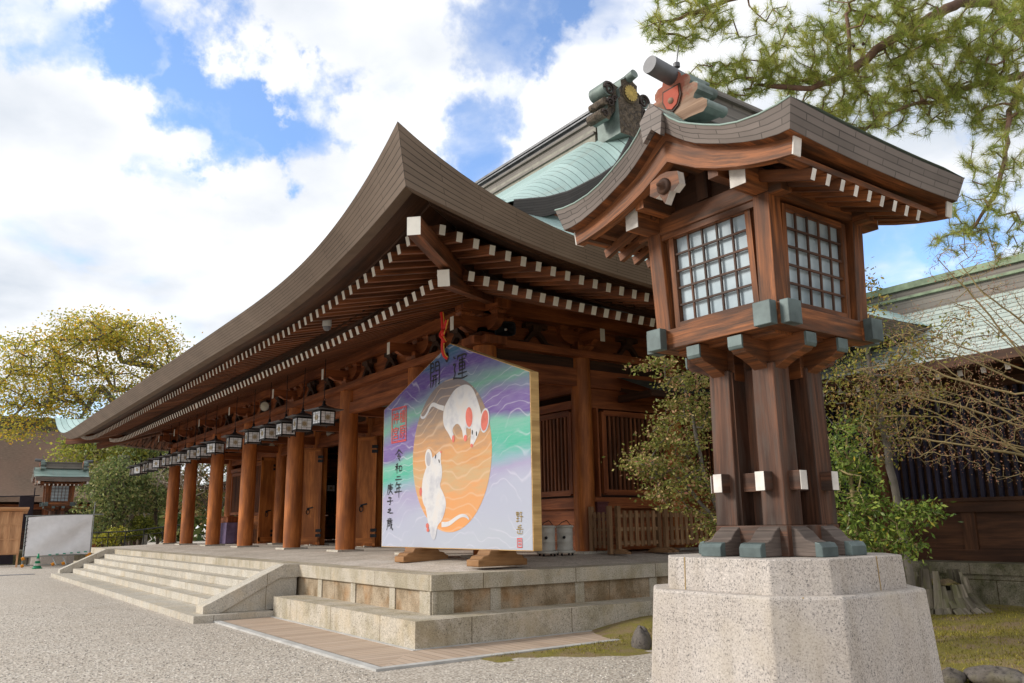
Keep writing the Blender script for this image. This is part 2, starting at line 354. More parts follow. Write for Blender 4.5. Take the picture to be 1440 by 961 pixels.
# ================================================================== ground
def ground():
    m, t, p = mat('gravel'); v = wpos(t)
    vo = t.nodes.new('ShaderNodeTexVoronoi'); vo.inputs['Scale'].default_value = 34; t.links.new(v, vo.inputs['Vector'])
    vo2 = t.nodes.new('ShaderNodeTexVoronoi'); vo2.inputs['Scale'].default_value = 80; t.links.new(v, vo2.inputs['Vector'])
    sx = t.nodes.new('ShaderNodeSeparateXYZ'); t.links.new(vo.outputs['Color'], sx.inputs[0])
    c = ramp(t, sx.outputs['X'], ((0, (.30, .27, .235)), (.3, (.57, .515, .445)), (.65, (.70, .63, .545)), (.92, (.83, .77, .69)), (1, (.92, .88, .83))))
    sy = t.nodes.new('ShaderNodeSeparateXYZ'); t.links.new(vo2.outputs['Color'], sy.inputs[0])
    c = mixc(t, .35, c, ramp(t, sy.outputs['X'], ((0, (.26, .22, .18)), (1, (.66, .58, .49)))))
    c = mixc(t, ramp(t, vo.outputs['Distance'], ((.35, (0, 0, 0)), (.8, (.8,)*3))), c, (.20, .165, .13))
    c = mixc(t, ramp(t, noise(t, v, .55, 5, .6), ((.35, (0, 0, 0)), (.7, (.32,)*3))), c, (.36, .29, .22))
    t.links.new(c, p.inputs['Base Color']); p.inputs['Roughness'].default_value = .9
    bump(t, p, vo.outputs['Distance'], -.55, .02)
    b = MB(); xs = [-2500, -600, -200, -90, -50, -30, -15, -5, 5, 20, 60, 300, 2500]
    ys = [-1200, -200, -60, -20, -8, 0, 8, 20, 60, 200, 900, 3000]
    b.grid([[(x, y, 0) for x in xs] for y in ys], 0, None, False)
    kind(b.build('ground', m, origin=(0, 0, 0)), 'structure')
    # stones lying loose on the gravel near the camera are part of the sheet's colour; moss bed to the right
    m, t, p = mat('moss'); v = wpos(t)
    a = noise(t, v, 1.6, 6, .65); f = noise(t, v, 55, 4, .7)
    c = ramp(t, f, ((.25, (.10, .092, .018)), (.5, (.23, .195, .032)), (.78, (.38, .31, .055))))
    c = mixc(t, ramp(t, a, ((.44, (0, 0, 0)), (.60, (.9,)*3))), c, ramp(t, f, ((.3, (.16, .10, .055)), (.7, (.38, .27, .16)))))
    t.links.new(c, p.inputs['Base Color']); p.inputs['Roughness'].default_value = .95; bump(t, p, f, .9, .03)
    b = MB()
    def mz(x, y):
        d1 = min(x+.92, .12-x+.3*math.sin(y*2.6)-.35*max(0, 2.2-y), y-1.1)/.9*(.65+.5*math.sin(3.1*y+1)*math.sin(4*x+2))
        d2 = min((y-3.7-.25*math.sin(x*2.1))/1.3, (12-y)*3+1)
        e = min(1, max(d1*.45, d2))
        return .005+.24*max(-.1, e)*(.55+.22*math.sin(x*.9+y*.5)+.12*math.sin(x*2.3-y*1.7)+.03*math.sin(x*7+1)*math.sin(y*6)) if e > 0 else -.03
    global MZ; MZ = mz
    b.grid([[(-3.2+.22*i, .4+.2*j, mz(-3.2+.22*i, .4+.2*j)) for i in range(95)] for j in range(58)], 0, None, True)
    kind(b.build('moss_ground', m, origin=(0, 0, 0)), 'structure')
ground()
def scatter(name, xy, zf, size, mt, blade=False):
    n = len(xy); c = np.stack([xy[:, 0], xy[:, 1], zf], 1)
    if blade:
        a = rng.uniform(0, 6.28, n); d = np.stack([np.cos(a), np.sin(a), np.zeros(n)], 1); h = (size*rng.uniform(.5, 1.4, n))[:, None]
        up = np.stack([rng.normal(size=n)*.5, rng.normal(size=n)*.5, np.ones(n)], 1)
        V = np.stack([c-d*h*.16, c+d*h*.16, c+up*h], 1).reshape(-1, 3); F = np.arange(3*n).reshape(n, 3)
    else:
        B0 = np.array([(1, 0, 0), (-1, 0, 0), (0, 1, 0), (0, -1, 0), (0, 0, 1), (0, 0, -1)], float); T0 = np.array([(0, 2, 4), (2, 1, 4), (1, 3, 4), (3, 0, 4), (2, 0, 5), (1, 2, 5), (3, 1, 5), (0, 3, 5)])
        s3 = size*rng.uniform(.5, 1.25, (n, 1, 1))*rng.uniform(.7, 1.3, (n, 6, 1))*np.array([1, 1, .6]); a = rng.uniform(0, 6.28, n); ca, sa = np.cos(a), np.sin(a)
        P = B0[None]*s3; X_ = P[:, :, 0]*ca[:, None]-P[:, :, 1]*sa[:, None]; Y_ = P[:, :, 0]*sa[:, None]+P[:, :, 1]*ca[:, None]
        V = (np.stack([X_, Y_, P[:, :, 2]], 2)+c[:, None]).reshape(-1, 3); F = (T0[None]+6*np.arange(n)[:, None, None]).reshape(-1, 3)
    me = bpy.data.meshes.new(name); me.vertices.add(len(V)); me.vertices.foreach_set('co', V.reshape(-1)); me.loops.add(F.size); me.loops.foreach_set('vertex_index', F.reshape(-1)); me.polygons.add(len(F))
    me.polygons.foreach_set('loop_start', np.arange(len(F))*3); me.polygons.foreach_set('loop_total', np.full(len(F), 3))
    k = 3 if blade else 24; u = me.uv_layers.new(name='UVMap'); u.data.foreach_set('uv', np.repeat(rng.uniform(0, 1, (n, 2)), k, axis=0).reshape(-1))
    me.materials.append(mt); me.update(); o = bpy.data.objects.new(name, me); col.objects.link(o); return kind(o, 'stuff')
pm = leafmat('pebble', ((0, (.22, .205, .19)), (.3, (.46, .42, .37)), (.7, (.64, .585, .51)), (.93, (.78, .73, .66)), (1, (.85, .82, .78))), 0., .85)
q = np.stack([rng.uniform(-16, 3.6, 60000), rng.uniform(-5, 2.6, 60000)], 1); q = q[rng.random(len(q)) < np.clip(1.15-np.hypot(q[:, 0]-5, q[:, 1]+1)/19, .02, 1)]
q = q[((q[:, 1] < -.42) | ((q[:, 0] > .25+.35*rng.random(len(q))))) & ((q[:, 1] < -1.0) | (q[:, 0] > -7.4)) & ((q[:, 1] < -1.0) | (q[:, 0] > -7.4))]
scatter('gravel_stones', q, np.full(len(q), .002), .0115, pm)
mm = leafmat('moss_blade', ((0, (.20, .13, .05)), (.3, (.18, .165, .03)), (.7, (.31, .27, .045)), (1, (.46, .38, .08))), .3, .9)
q = np.stack([rng.uniform(-.9, 9, 60000), rng.uniform(1.2, 11, 60000)], 1); z_ = np.array([MZ(a, c) for a, c in q]); k = (z_ > .02) & (rng.random(len(q)) < np.clip(1.3-(q[:, 1]-3)/12, .2, 1))
scatter('moss_tufts', q[k], z_[k]-.004, .035, mm, True)

# ================================================================== podium, steps, board path
PX1, PX0, PY0, PY1, PH, FL = -2.47, -33.89, 1.40, 15.6, .986, 1.10
pod = thing('stone_podium', 'long granite podium with steps carrying the brown wooden shrine hall', 'podium', (PX1, PY0, 0))
b = MB()   # floor: rises gently from the lip to the columns
def ring(i, z): return [(PX0+i, PY0+i, z), (PX1-i, PY0+i, z), (PX1-i, PY1-i, z), (PX0+i, PY1-i, z)]
A, B_ = ring(.42, PH+.008), ring(2.3, FL)
for k in range(4): b.face((A[k], A[(k+1) % 4], B_[(k+1) % 4], B_[k]))
b.face(B_); b.build('floor', GRAN_F, pod)
b = MB(); A, B_, C_ = ring(0, PH), ring(.43, PH+.01), ring(0, PH-.243)
D_ = ring(.025, PH-.243)
for k in range(4):
    j = (k+1) % 4
    b.face((A[k], A[j], B_[j], B_[k])); b.face((C_[k], C_[j], A[j], A[k])); b.face((C_[k], C_[j], D_[j], D_[k]))
b.build('coping', GRAN_P, pod)
b = MB(); A, B_ = ring(.045, PH-.24), ring(.045, .38)
for k in range(4): j = (k+1) % 4; b.face((B_[k], B_[j], A[j], A[k]))
b.build('panel_wall', GRAN_W, pod)
b = MB()
for x in [PX1-.2]+[PX1-.2-1.15-1.55*i for i in range(4)]+[-28.7-1.5*i for i in range(4)]:
    b = MB()
    wd = .36 if x > PX1-.3 else .13
    b.box((x-wd/2-.03, PY0+.022, .40), (x+wd/2+.03, PY0+.10, PH-.245)); b.build('pilaster', GRAN_P, pod)
for i in range(7):
    b = MB()
    y = PY0+.2+(0 if i == 0 else 1.0+1.75*(i-1)); wd = .36 if i == 0 else .13
    b.box((PX1-.10, y-wd/2-.03, .40), (PX1-.022, y+wd/2+.03, PH-.245)); b.build('pilaster', GRAN_P, pod)
TA = .594       # lower tier, wraps round except at the steps
for (x0, x1, x, s) in ((-7.75, PX1+TA, PX1+TA, 1), (PX0-TA, -28.6, PX0-TA, -1)):
    b = MB()
    b.face(((x0, PY0-TA, .402), (x1, PY0-TA, .402), (x1, PY0+.05, .402), (x0, PY0+.05, .402)))
    b.face(((x0, PY0-TA, 0), (x1, PY0-TA, 0), (x1, PY0-TA, .402), (x0, PY0-TA, .402)))
    b.face(((x, PY0-TA, 0), (x, PY1, 0), (x, PY1, .402), (x, PY0-TA, .402)))
    b.face(((x, PY0+.05, .402), (x, PY1, .402), (x-s*.65, PY1, .402), (x-s*.65, PY0+.05, .402))); b.build('lower_tier', GRAN_P, pod)
SX0, SX1 = -28.26, -8.5
lev = [.815, .644, .473, .302]
for i, z in enumerate(lev):
    b = MB(); y = PY0-.36*(i+1); ro = random.random()*2
    b.face(((SX0, y, z-.171), (SX1, y, z-.171), (SX1, y, z), (SX0, y, z)), 0, [(ro, 0), (ro+SX1-SX0, 0), (ro+SX1-SX0, .171), (ro, .171)])
    b.face(((SX0, y, z), (SX1, y, z), (SX1, y+.40, z), (SX0, y+.40, z)), 0, [(ro, 0), (ro+SX1-SX0, 0), (ro+SX1-SX0, .4), (ro, .4)])
    b.build('step', GRAN_S, pod)
b = MB(); b.box((-28.75, -.72, 0), (-7.72, PY0-TA-.002, .131)); b.build('base_slab', GRAN_S, pod)
for x0 in (-8.5, -28.76):
    b = MB()
    b.prism([(PY0+.02, .998), (1.08, .998), (-.48, .27), (-.48, .133), (-.15, .133), (1.0, .74), (PY0+.02, .74)], (x0, 0, 0), (0, 1, 0), (0, 0, 1), (.5, 0, 0))
    b.prism([(PY0-.02, .75), (1.0, .75), (-.17, .134), (PY0-.02, .134)], (x0+.05, 0, 0), (0, 1, 0), (0, 0, 1), (.40, 0, 0))
    weld(b.build('balustrade', GRAN_S, pod))
# board-covered gutter and its kerb
m, t, p = mat('gutter_boards')
bt = t.nodes.new('ShaderNodeTexBrick'); t.links.new(coord(t, 'UV'), bt.inputs['Vector']); bt.offset = 0
bt.inputs['Scale'].default_value = 1; bt.inputs['Brick Width'].default_value = .15; bt.inputs['Row Height'].default_value = 6; bt.inputs['Mortar Size'].default_value = .006
bt.inputs['Color1'].default_value = (.50, .37, .27, 1); bt.inputs['Color2'].default_value = (.38, .27, .19, 1); bt.inputs['Mortar'].default_value = (.12, .08, .055, 1)
c = mixc(t, ramp(t, noise(t, coord(t, 'UV', (14, .9, 1)), 1.5, 5, .6), ((.35, (0, 0, 0)), (.7, (.5,)*3))), bt.outputs['Color'], (.52, .44, .37))
t.links.new(c, p.inputs['Base Color']); p.inputs['Roughness'].default_value = .8; bump(t, p, bt.outputs['Fac'], -.5, .01)
b = MB(); bo = 1.60; bi = TA+.07; xl = -7.70; z = .022
b.face(((PX1+bi, PY0-bi, z), (PX1+bo, PY0-bo, z), (xl, PY0-bo, z), (xl, PY0-bi, z)), 0, [(-PX1-bi, 1.0), (-PX1-bo, 0.1), (-xl, .1), (-xl, 1.0)])
b.face(((PX1+bi, PY0-bi, z+.001), (PX1+bi, 10.8, z+.001), (PX1+bo, 10.8, z+.001), (PX1+bo, PY0-bo, z+.001)), 0, [(PY0-bi, 1.0), (10.8, 1.0), (10.8, .1), (PY0-bo, .1)])
kind(b.build('board_path', m), 'structure')
b = MB()
def strip(i0, i1, z0, z1, mt=0):
    b.box((xl, PY0-i1, z0), (PX1+i1, PY0-i0, z1), mt); b.box((PX1+i0, PY0-i0+.001, z0), (PX1+i1, 10.8, z1), mt)
strip(bo, bo+.035, -.02, .012, 1); strip(bo+.036, bo+.16, -.02, .030, 0); strip(TA+.002, TA+.069, -.02, .03, 0)
kind(b.build('kerb', [plain('kerb_concrete', (.46, .45, .43), .9), plain('gutter_slot', (.05, .03, .02), .9)]), 'structure')

# ================================================================== shrine hall
XC, YC, YE = -5.165, 4.17, 4.467      # corner pillar; YE is the datum line of the eaves
XL = -36.36-XC
hall = thing('shrine_hall', 'long brown wooden shrine hall under a sweeping green copper roof with white rafter ends', 'shrine hall', ((XC+XL)/2, YC, FL))
def sym(x): return -36.36-x
COLX = [-5.165, -8.04, -11.98, -15.92]; COLX += [sym(x) for x in COLX[::-1]]
COLY = [YC, 6.75, 9.6, 12.53]
def mirror_x(x, right): return x if right else sym(x)
b = MB()
def column(x, y, r=.262, base=True):
    b = MB(); b.lathe([(r*.99, FL+.045), (r, FL+.4), (r*1.0, 2.6), (r*.975, 4.2), (r*.94, 5.37)], (x, y, 0), 28); b.build('pillar', WD_COL, hall)
    if base: q = MB(); q.box((x-.37, y-.37, FL-.03), (x+.37, y+.37, FL+.048)); q.build('pillar_base', GRAN_S, hall)
for x in COLX: column(x, YC)
for x in COLX: column(x, 6.75, .235)
for x in (XC, XL):
    for y in COLY[2:]: column(x, y, .235)
for x in COLX[1:-1]: column(x, 12.53, .235, False)
def hb(name, items, mt=WD_BEAM, bevel=0):
    b = MB()
    for it in items: b.beam(*it)
    o = b.build(name, mt, hall, bevel)
    if bevel: weld(o)
    return o
# tie beams, plate, purlin: front, right and left sides, back and second row
for i in range(7):
    x0, x1 = COLX[i], COLX[i+1]
    hb('tie_beam', [((x0-.24, YC, 4.88), (x1+.24, YC, 4.88), .20, .29)])
    hb('tie_beam', [((x0-.2, 6.75, 4.80), (x1+.2, 6.75, 4.80), .18, .34)])
    hb('frieze_board', [((x0, YC+.02, 5.2), (x1, YC+.02, 5.2), .06, .345)], WD_BEAM)
for X_ in (XC, XL):
    for i in range(3):
        hb('tie_beam', [((X_, COLY[i]+.2, 4.93), (X_, COLY[i+1]-.2, 4.93), .22, .40)])
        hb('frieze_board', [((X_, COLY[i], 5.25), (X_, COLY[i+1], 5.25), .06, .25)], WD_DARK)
for x in COLX[1:-1]: hb('tie_beam', [((x, YC+.2, 4.86), (x, 6.6, 4.86), .18, .28)])
hb('wall_plate', [((XL-.45, YC, 5.455), (XC+.45, YC, 5.455), .52, .165)]); hb('wall_plate', [((XC, YC-.42, 5.452), (XC, 13, 5.452), .50, .16)])
hb('wall_plate', [((XL, YC-.42, 5.452), (XL, 13, 5.452), .50, .16)]); hb('wall_plate', [((XL, 6.75, 5.3), (XC, 6.75, 5.3), .4, .2)], WD_DARK)
hb('bracket_wall', [((XL, YC+.06, 5.80), (XC, YC+.06, 5.80), .05, .53)], WD_BEAM); hb('bracket_wall', [((XC-.06, YC, 5.80), (XC-.06, 13, 5.80), .05, .53)], WD_BEAM)
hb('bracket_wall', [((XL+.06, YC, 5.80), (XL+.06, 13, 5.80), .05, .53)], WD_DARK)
hb('eave_purlin', [((XL-.75, YC, 6.245), (XC+.75, YC, 6.245), .34, .35)]); hb('eave_purlin', [((XC+.12, YC-.7, 6.24), (XC+.12, 13, 6.24), .34, .34)])
hb('eave_purlin', [((XL-.12, YC-.7, 6.24), (XL-.12, 13, 6.24), .34, .34)])
# brackets
HJ = [(-.62, .30), (-.62, .17), (-.50, .06), (-.34, 0), (.34, 0), (.50, .06), (.62, .17), (.62, .30)]
def bracket(x, y, ux, nose):
    ux = Vector(ux); oy = Vector((ux.y, -ux.x, 0))      # outward
    c = Vector((x, y, 5.54)); b = MB()
    b.beam(c, c+Vector((0, 0, .10)), .34, .34, ux, 0, None, None, .48, .48); b.beam(c+Vector((0, 0, .10)), c+Vector((0, 0, .19)), .48, .48, ux)
    p = c+Vector((0, 0, .14))-oy*.08
    b.prism(HJ, p, ux, (0, 0, 1), oy*.17)
    for s in (-.52, 0, .52):
        q = c+ux*s+Vector((0, 0, .44)); b.beam(q, q+Vector((0, 0, .05)), .17, .20, ux, 0, None, None, .25, .26); b.beam(q+Vector((0, 0, .05)), q+Vector((0, 0, .10)), .25, .26, ux)
    b.build('bracket', WD_BEAM, hall)
    if nose:
        b = MB(); P = c+Vector((0, 0, .24))
        b.prism([(0, .14), (0, -.14), (.45, -.14), (.62, -.05), (.80, -.14), (.80, .14)], P-ux*.07, oy, (0, 0, 1), ux*.14, 0)
        e = P+oy*.801; b.beam(e+Vector((0, 0, -.14)), e+Vector((0, 0, .145)), .005, .135, ux, 1)
        b.build('bracket_nose', [WD_BEAM, WHITE], hall)
def strut(x, y, ux):
    ux = Vector(ux); oy = Vector((ux.y, -ux.x, 0)); b = MB(); c = Vector((x, y, 5.545))
    L1 = [(-.46, 0), (-.46, .05), (-.30, .07), (-.20, .20), (-.10, .30), (.10, .30), (.20, .20), (.30, .07), (.46, .05), (.46, 0), (.30, 0), (.22, .04), (.13, .15), (.04, .21), (-.04, .21), (-.13, .15), (-.22, .04), (-.30, 0)]
    h = len(L1)
    for i in range(9):
        q = [L1[i], L1[i+1], L1[h-2-i] if i < 8 else L1[10], L1[(h-1-i) % h]]
        b.prism(q, c-oy*.05, ux, (0, 0, 1), oy*.12)
    b.beam(c+Vector((0, 0, .30)), c+Vector((0, 0, .42)), .2, .2, ux, 0, None, None, .27, .27)
    b.beam(c+Vector((0, 0, .42))-ux*.30, c+Vector((0, 0, .42))+ux*.30, .15, .10)
    b.build('frog_leg_strut', WD_DARK, hall)
for i, x in enumerate(COLX):
    bracket(x, YC, (1, 0, 0), True)
    if i < 7:
        n = 2
        for k in range(1, n+1): strut(x+(COLX[i+1]-x)*k/(n+1), YC-.04, (1, 0, 0))
for y in COLY[:3]: bracket(XC, y, (0, 1, 0), y > YC)
for i in range(2): strut(XC+.04, (COLY[i]+COLY[i+1])/2, (0, 1, 0))
for y in COLY[:2]: bracket(XL, y, (0, -1, 0), y > YC)
# ---- rafters
def rise_b(d): return .77*max(0, 1-max(d, 0)/8.5)**3
def rise_t(d): return 1.24*max(0, 1-max(d, 0)/8.5)**4.2
XT = -.30
def rafter(kindrow, side, q, store):
    # q: distance from the eave tip measured along the eave
    d = q; r = rise_b(d)
    s1, z1, s0, z0, wd, h, ri = ((3.85, 5.655, 2.45, 5.985, .105, .155, .95) if kindrow == 'u' else (2.75, 5.60, .0, 6.56, .118, .165, .15))
    a = q-(-XT-XC*1)+0      # along coordinate relative to the corner column: negative beyond it
    rel = (-XC+XT)-q        # >0: outside the corner column
    if rel > s1-.12: return
    if rel > s0: f = (rel-s0)/(s1-s0); s0n = rel; z0 = z0+(z1-z0)*f; ri = ri+(1-ri)*f; s0 = s0n
    if side == 'f': X_ = XT-q; p1 = (X_, YE-s1, z1+r); p0 = (X_, YE-s0, z0+r*ri)
    elif side == 'l': X_ = sym(XT-q); p1 = (X_, YE-s1, z1+r); p0 = (X_, YE-s0, z0+r*ri)
    elif side == 'r': Y_ = -.40+q; p1 = (XC+s1, Y_, z1+r); p0 = (XC+s0, Y_, z0+r*ri)
    else: Y_ = -.40+q; p1 = (XL-s1, Y_, z1+r); p0 = (XL-s0, Y_, z0+r*ri)
    store.append((p0, p1, wd, h))
rf = []
qs = [1.30+.303*i for i in range(56)]
for q in qs:
    for k in 'ul': rafter(k, 'f', q, rf)
    if XT-q > -18.0:
        for k in 'ul': rafter(k, 'l', q, rf)
for q in [1.30+.303*i for i in range(34)]:
    for k in 'ul': rafter(k, 'r', q, rf)
for q in [1.30+.303*i for i in range(20)]:
    for k in 'ul': rafter(k, 'b', q, rf)
cp = Vector((9.02, -5.1, 1.73)); rf.sort(key=lambda a: (Vector(a[1])-cp).length)
for a in rf[:96]:
    b = MB(); b.beam(*a, e1=1); b.build('rafter', [WD_RAFT, WHITE], hall)
b = MB()
for a in rf[96:]: b.beam(*a, e1=1)
kind(b.build('rafter', [WD_RAFT, WHITE], hall), 'stuff')
for sx, X_ in ((1, XC), (-1, XL)):
    for s1, z1, s0, z0 in ((4.30, 5.90, 2.2, 5.98), (3.12, 5.62, .1, 6.42)):
        b = MB(); b.beam((X_+sx*s0, YE-s0, z0), (X_+sx*s1, YE-s1, z1), .20, .27, e1=1); b.build('hip_rafter', [WD_RAFT, WHITE], hall)
# ---- eave boards, fascia, roof
def ring_pt(q, s, z, side):
    t_ = s-4.87
    if side == 'f': return (XT-.0+t_-q*(1-2*t_/(-36.36-2*XT)), YE-s, z)
    if side == 'r': return (XC+s, -.403-t_+q, z)
    return (XL-s, -.403-t_+q, z)
LT = (XT-sym(XT)); HALF = LT/2
def dist(q, side): return min(q, LT-q) if side == 'f' else q
def qlist(side): return [LT*i/150 for i in range(151)] if side == 'f' else [i*.25 for i in range(72)]
TOPS = 5.87
def eave_loft(name, prof, mt, smooth=False, base_uv=None):
    b = MB()
    for side in 'frl':
        Q = qlist(side); P = []; U = []
        for q in Q:
            d = dist(q, side); row = []; uu = []; acc = 0; prev = None
            for s, z, wb, wt in prof:
                zz_ = z+rise_b(d)*wb+rise_t(d)*wt
                pt = ring_pt(q, s, zz_, side); row.append(pt)
            n = len(prof)
            for k, (s, z, wb, wt) in enumerate(prof):
                if k: acc += math.hypot(prof[k][0]-prof[k-1][0], prof[k][1]-prof[k-1][1])*(1 if wt < .5 else 1)
                uu.append((q, acc))
            P.append(row); U.append(uu)
        b.grid(P, 0, U, smooth)
    return b.build(name, mt, hall)
n_l = 8
eave_loft('eave_edge', [(4.58+.29*i/n_l, 5.57+(TOPS-5.57+.35*0)*i/n_l, 1-i/n_l, i/n_l) for i in range(n_l+1)], layered('layered_eave_edge_thick', (.20, .152, .118), .0522, 1.3, .14, .24))
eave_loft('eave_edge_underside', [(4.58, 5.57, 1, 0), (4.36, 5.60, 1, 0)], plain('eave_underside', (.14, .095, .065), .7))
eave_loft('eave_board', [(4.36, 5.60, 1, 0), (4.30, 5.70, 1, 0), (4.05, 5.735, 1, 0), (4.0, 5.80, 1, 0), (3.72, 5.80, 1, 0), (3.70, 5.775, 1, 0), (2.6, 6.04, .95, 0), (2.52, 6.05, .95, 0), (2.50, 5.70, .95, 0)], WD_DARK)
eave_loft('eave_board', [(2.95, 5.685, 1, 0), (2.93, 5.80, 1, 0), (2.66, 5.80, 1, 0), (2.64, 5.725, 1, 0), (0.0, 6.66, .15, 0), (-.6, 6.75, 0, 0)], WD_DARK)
PA, PB = .42, .0286
def prof(t_): return TOPS+PA*t_+PB*t_*t_
RY = 8.5; TR = RY+.403; TG = 5.35; XM = -6.3; XG = -5.0
EV = [(4.8, 8.72), (5.1, 8.81), (5.8, 9.02), (6.44, 9.31), (7.4, 9.93), (7.95, 10.36), (8.5, 11.25)]
def verge_z(y):
    return float(np.interp(y, [a for a, _ in EV], [c for _, c in EV]))
def roof_front(sg):
    fy = (lambda y: y) if sg > 0 else (lambda y: 2*RY-y)
    b = MB(); ts = [TR*i/44 for i in range(45)]; P = []; U = []
    acc = 0; pz = None
    for t_ in ts:
        z0 = prof(t_)
        if pz is not None: acc += math.hypot(TR/44, z0-pz)
        pz = z0
        xr = XT-t_ if t_ < TG else XM
        xl_ = sym(xr); row = []; uu = []
        for i in range(121):
            u_ = i/120; u_ = .5-.5*math.cos(math.pi*u_)*(.4+.6*abs(math.cos(math.pi*u_))) if False else u_
            x = xr+(xl_-xr)*u_; d = min(abs(xr-x), abs(x-xl_))
            row.append((x, fy(-.403+t_), z0+rise_t(d)*math.exp(-t_/2.2)*max(0, 1-t_/TG))); uu.append((x, acc))
        P.append(row); U.append(uu)
    b.grid(P, 0, U)
    for right in (True, False):
        P = []; U = []; acc = 0; pz = None
        for t_ in ts:
            z0 = prof(t_)
            if pz is not None: acc += math.hypot(TR/44, z0-pz)
            pz = z0
            if t_ < TG-.11: continue
            row = []; uu = []
            for k in range(9):
                s_ = k/8; x = XM+(XG-XM)*s_; e = verge_z(-.403+t_)
                zc = z0-(z0-e)*s_**1.8
                row.append((mirror_x(x, right), fy(-.403+t_), zc)); uu.append((x, acc))
            P.append(row); U.append(uu)
        b.grid(P, 0, U)
    b.build('roof_slope', TEAL, hall)
roof_front(1); roof_front(-1)
for right in (True, False):       # hip slope below the gable
    b = MB(); P = []; U = []; acc = 0; pz = None
    for i in range(30):
        t_ = 5.75*i/29; z0 = prof(t_)
        if pz is not None: acc += math.hypot(5.75/29, z0-pz)
        pz = z0; row = []; uu = []
        y0, y1 = -.403+min(t_, TG+.1), 2*RY+.403-min(t_, TG+.1)
        for k in range(61):
            y = y0+(y1-y0)*k/60; d = min(y-y0, y1-y)
            row.append((mirror_x(XT-t_, right), y, z0+rise_t(d)*math.exp(-t_/2.2)*max(0, 1-t_/TG))); uu.append((y, acc))
        P.append(row); U.append(uu)
    b.grid(P, 0, U); b.build('hip_slope', TEAL, hall)
    # thick verge and gable wall
    b = MB()
    ys = [4.85+(RY-4.85)*i/24 for i in range(25)]; ys2 = ys+[2*RY-y for y in ys[-2::-1]]
    P = []; U = []; acc = 0
    for i, y in enumerate(ys2):
        z = verge_z(y if y <= RY else 2*RY-y); row = []
        if i: acc += (Vector((0, y, z))-Vector((0, *pv))).length
        pv = (y, z)
        for ox, oz in ((0, .03), (.02, 0), (-.10, -.42), (-.75, -.38), (-.75, -.1)): row.append((mirror_x(XG+ox, right), y, z+oz))
        P.append(row); U.append([(acc, 0), (acc, .03), (acc, .46), (acc, 1.1), (acc, 1.4)])
    b.grid(P, 0, U, False); b.build('verge', VERGE, hall)
    b = MB(); x = mirror_x(XG-.7, right)
    b.face([(x, y, verge_z(y if y <= RY else 2*RY-y)-.3) for y in ys2]+[(x, ys2[-1], 8.3), (x, ys2[0], 8.3)]); b.build('gable_wall', WD_BEAM, hall)
# ridge
b = MB(); x0, x1 = -5.85, sym(-5.85)
for lo, hi, hw, mi in ((11.2, 11.58, .42, 1), (11.58, 11.65, .47, 0), (11.65, 11.78, .39, 1), (11.78, 11.98, .36, 0), (11.98, 12.05, .43, 0), (12.05, 12.16, .37, 2), (12.16, 12.20, .46, 2), (12.20, 12.25, .39, 2), (12.25, 12.32, .46, 2)):
    b.beam((x0, RY, (lo+hi)/2), (x1, RY, (lo+hi)/2), hw*2, hi-lo, mat=mi)
b.build('ridge', [RIDGE, RIDGE_G, GREYMET], hall)
def carved(name, lo, hi):
    m, t, p = mat(name); v = t.nodes.new('ShaderNodeTexVoronoi'); v.inputs['Scale'].default_value = 5.5; t.links.new(coord(t), v.inputs['Vector'])
    n_ = noise(t, coord(t), 7, 6, .65, 1.2)
    c = ramp(t, n_, ((.35, lo), (.65, hi))); t.links.new(c, p.inputs['Base Color']); p.inputs['Roughness'].default_value = .85
    bump(t, p, fmath('ADD', n_, v.outputs['Distance'], tree=t), 1.0, .09); return m
def spiral(b, c, ua, ub, r0, r1, turns, rad, mat=0, n=26, a0=0, sgn=1):
    pts = []
    for i in range(n):
        f = i/(n-1); a = a0+sgn*turns*2*math.pi*f; r = r0+(r1-r0)*f
        pts.append(Vector(c)+Vector(ua)*math.cos(a)*r+Vector(ub)*math.sin(a)*r)
    b.tube(pts, [rad*(1-.5*i/(n-1)) for i in range(n)], 6, mat)
GOLD = plain('gold_leaf', (.40, .28, .07), .5, .4, .35)
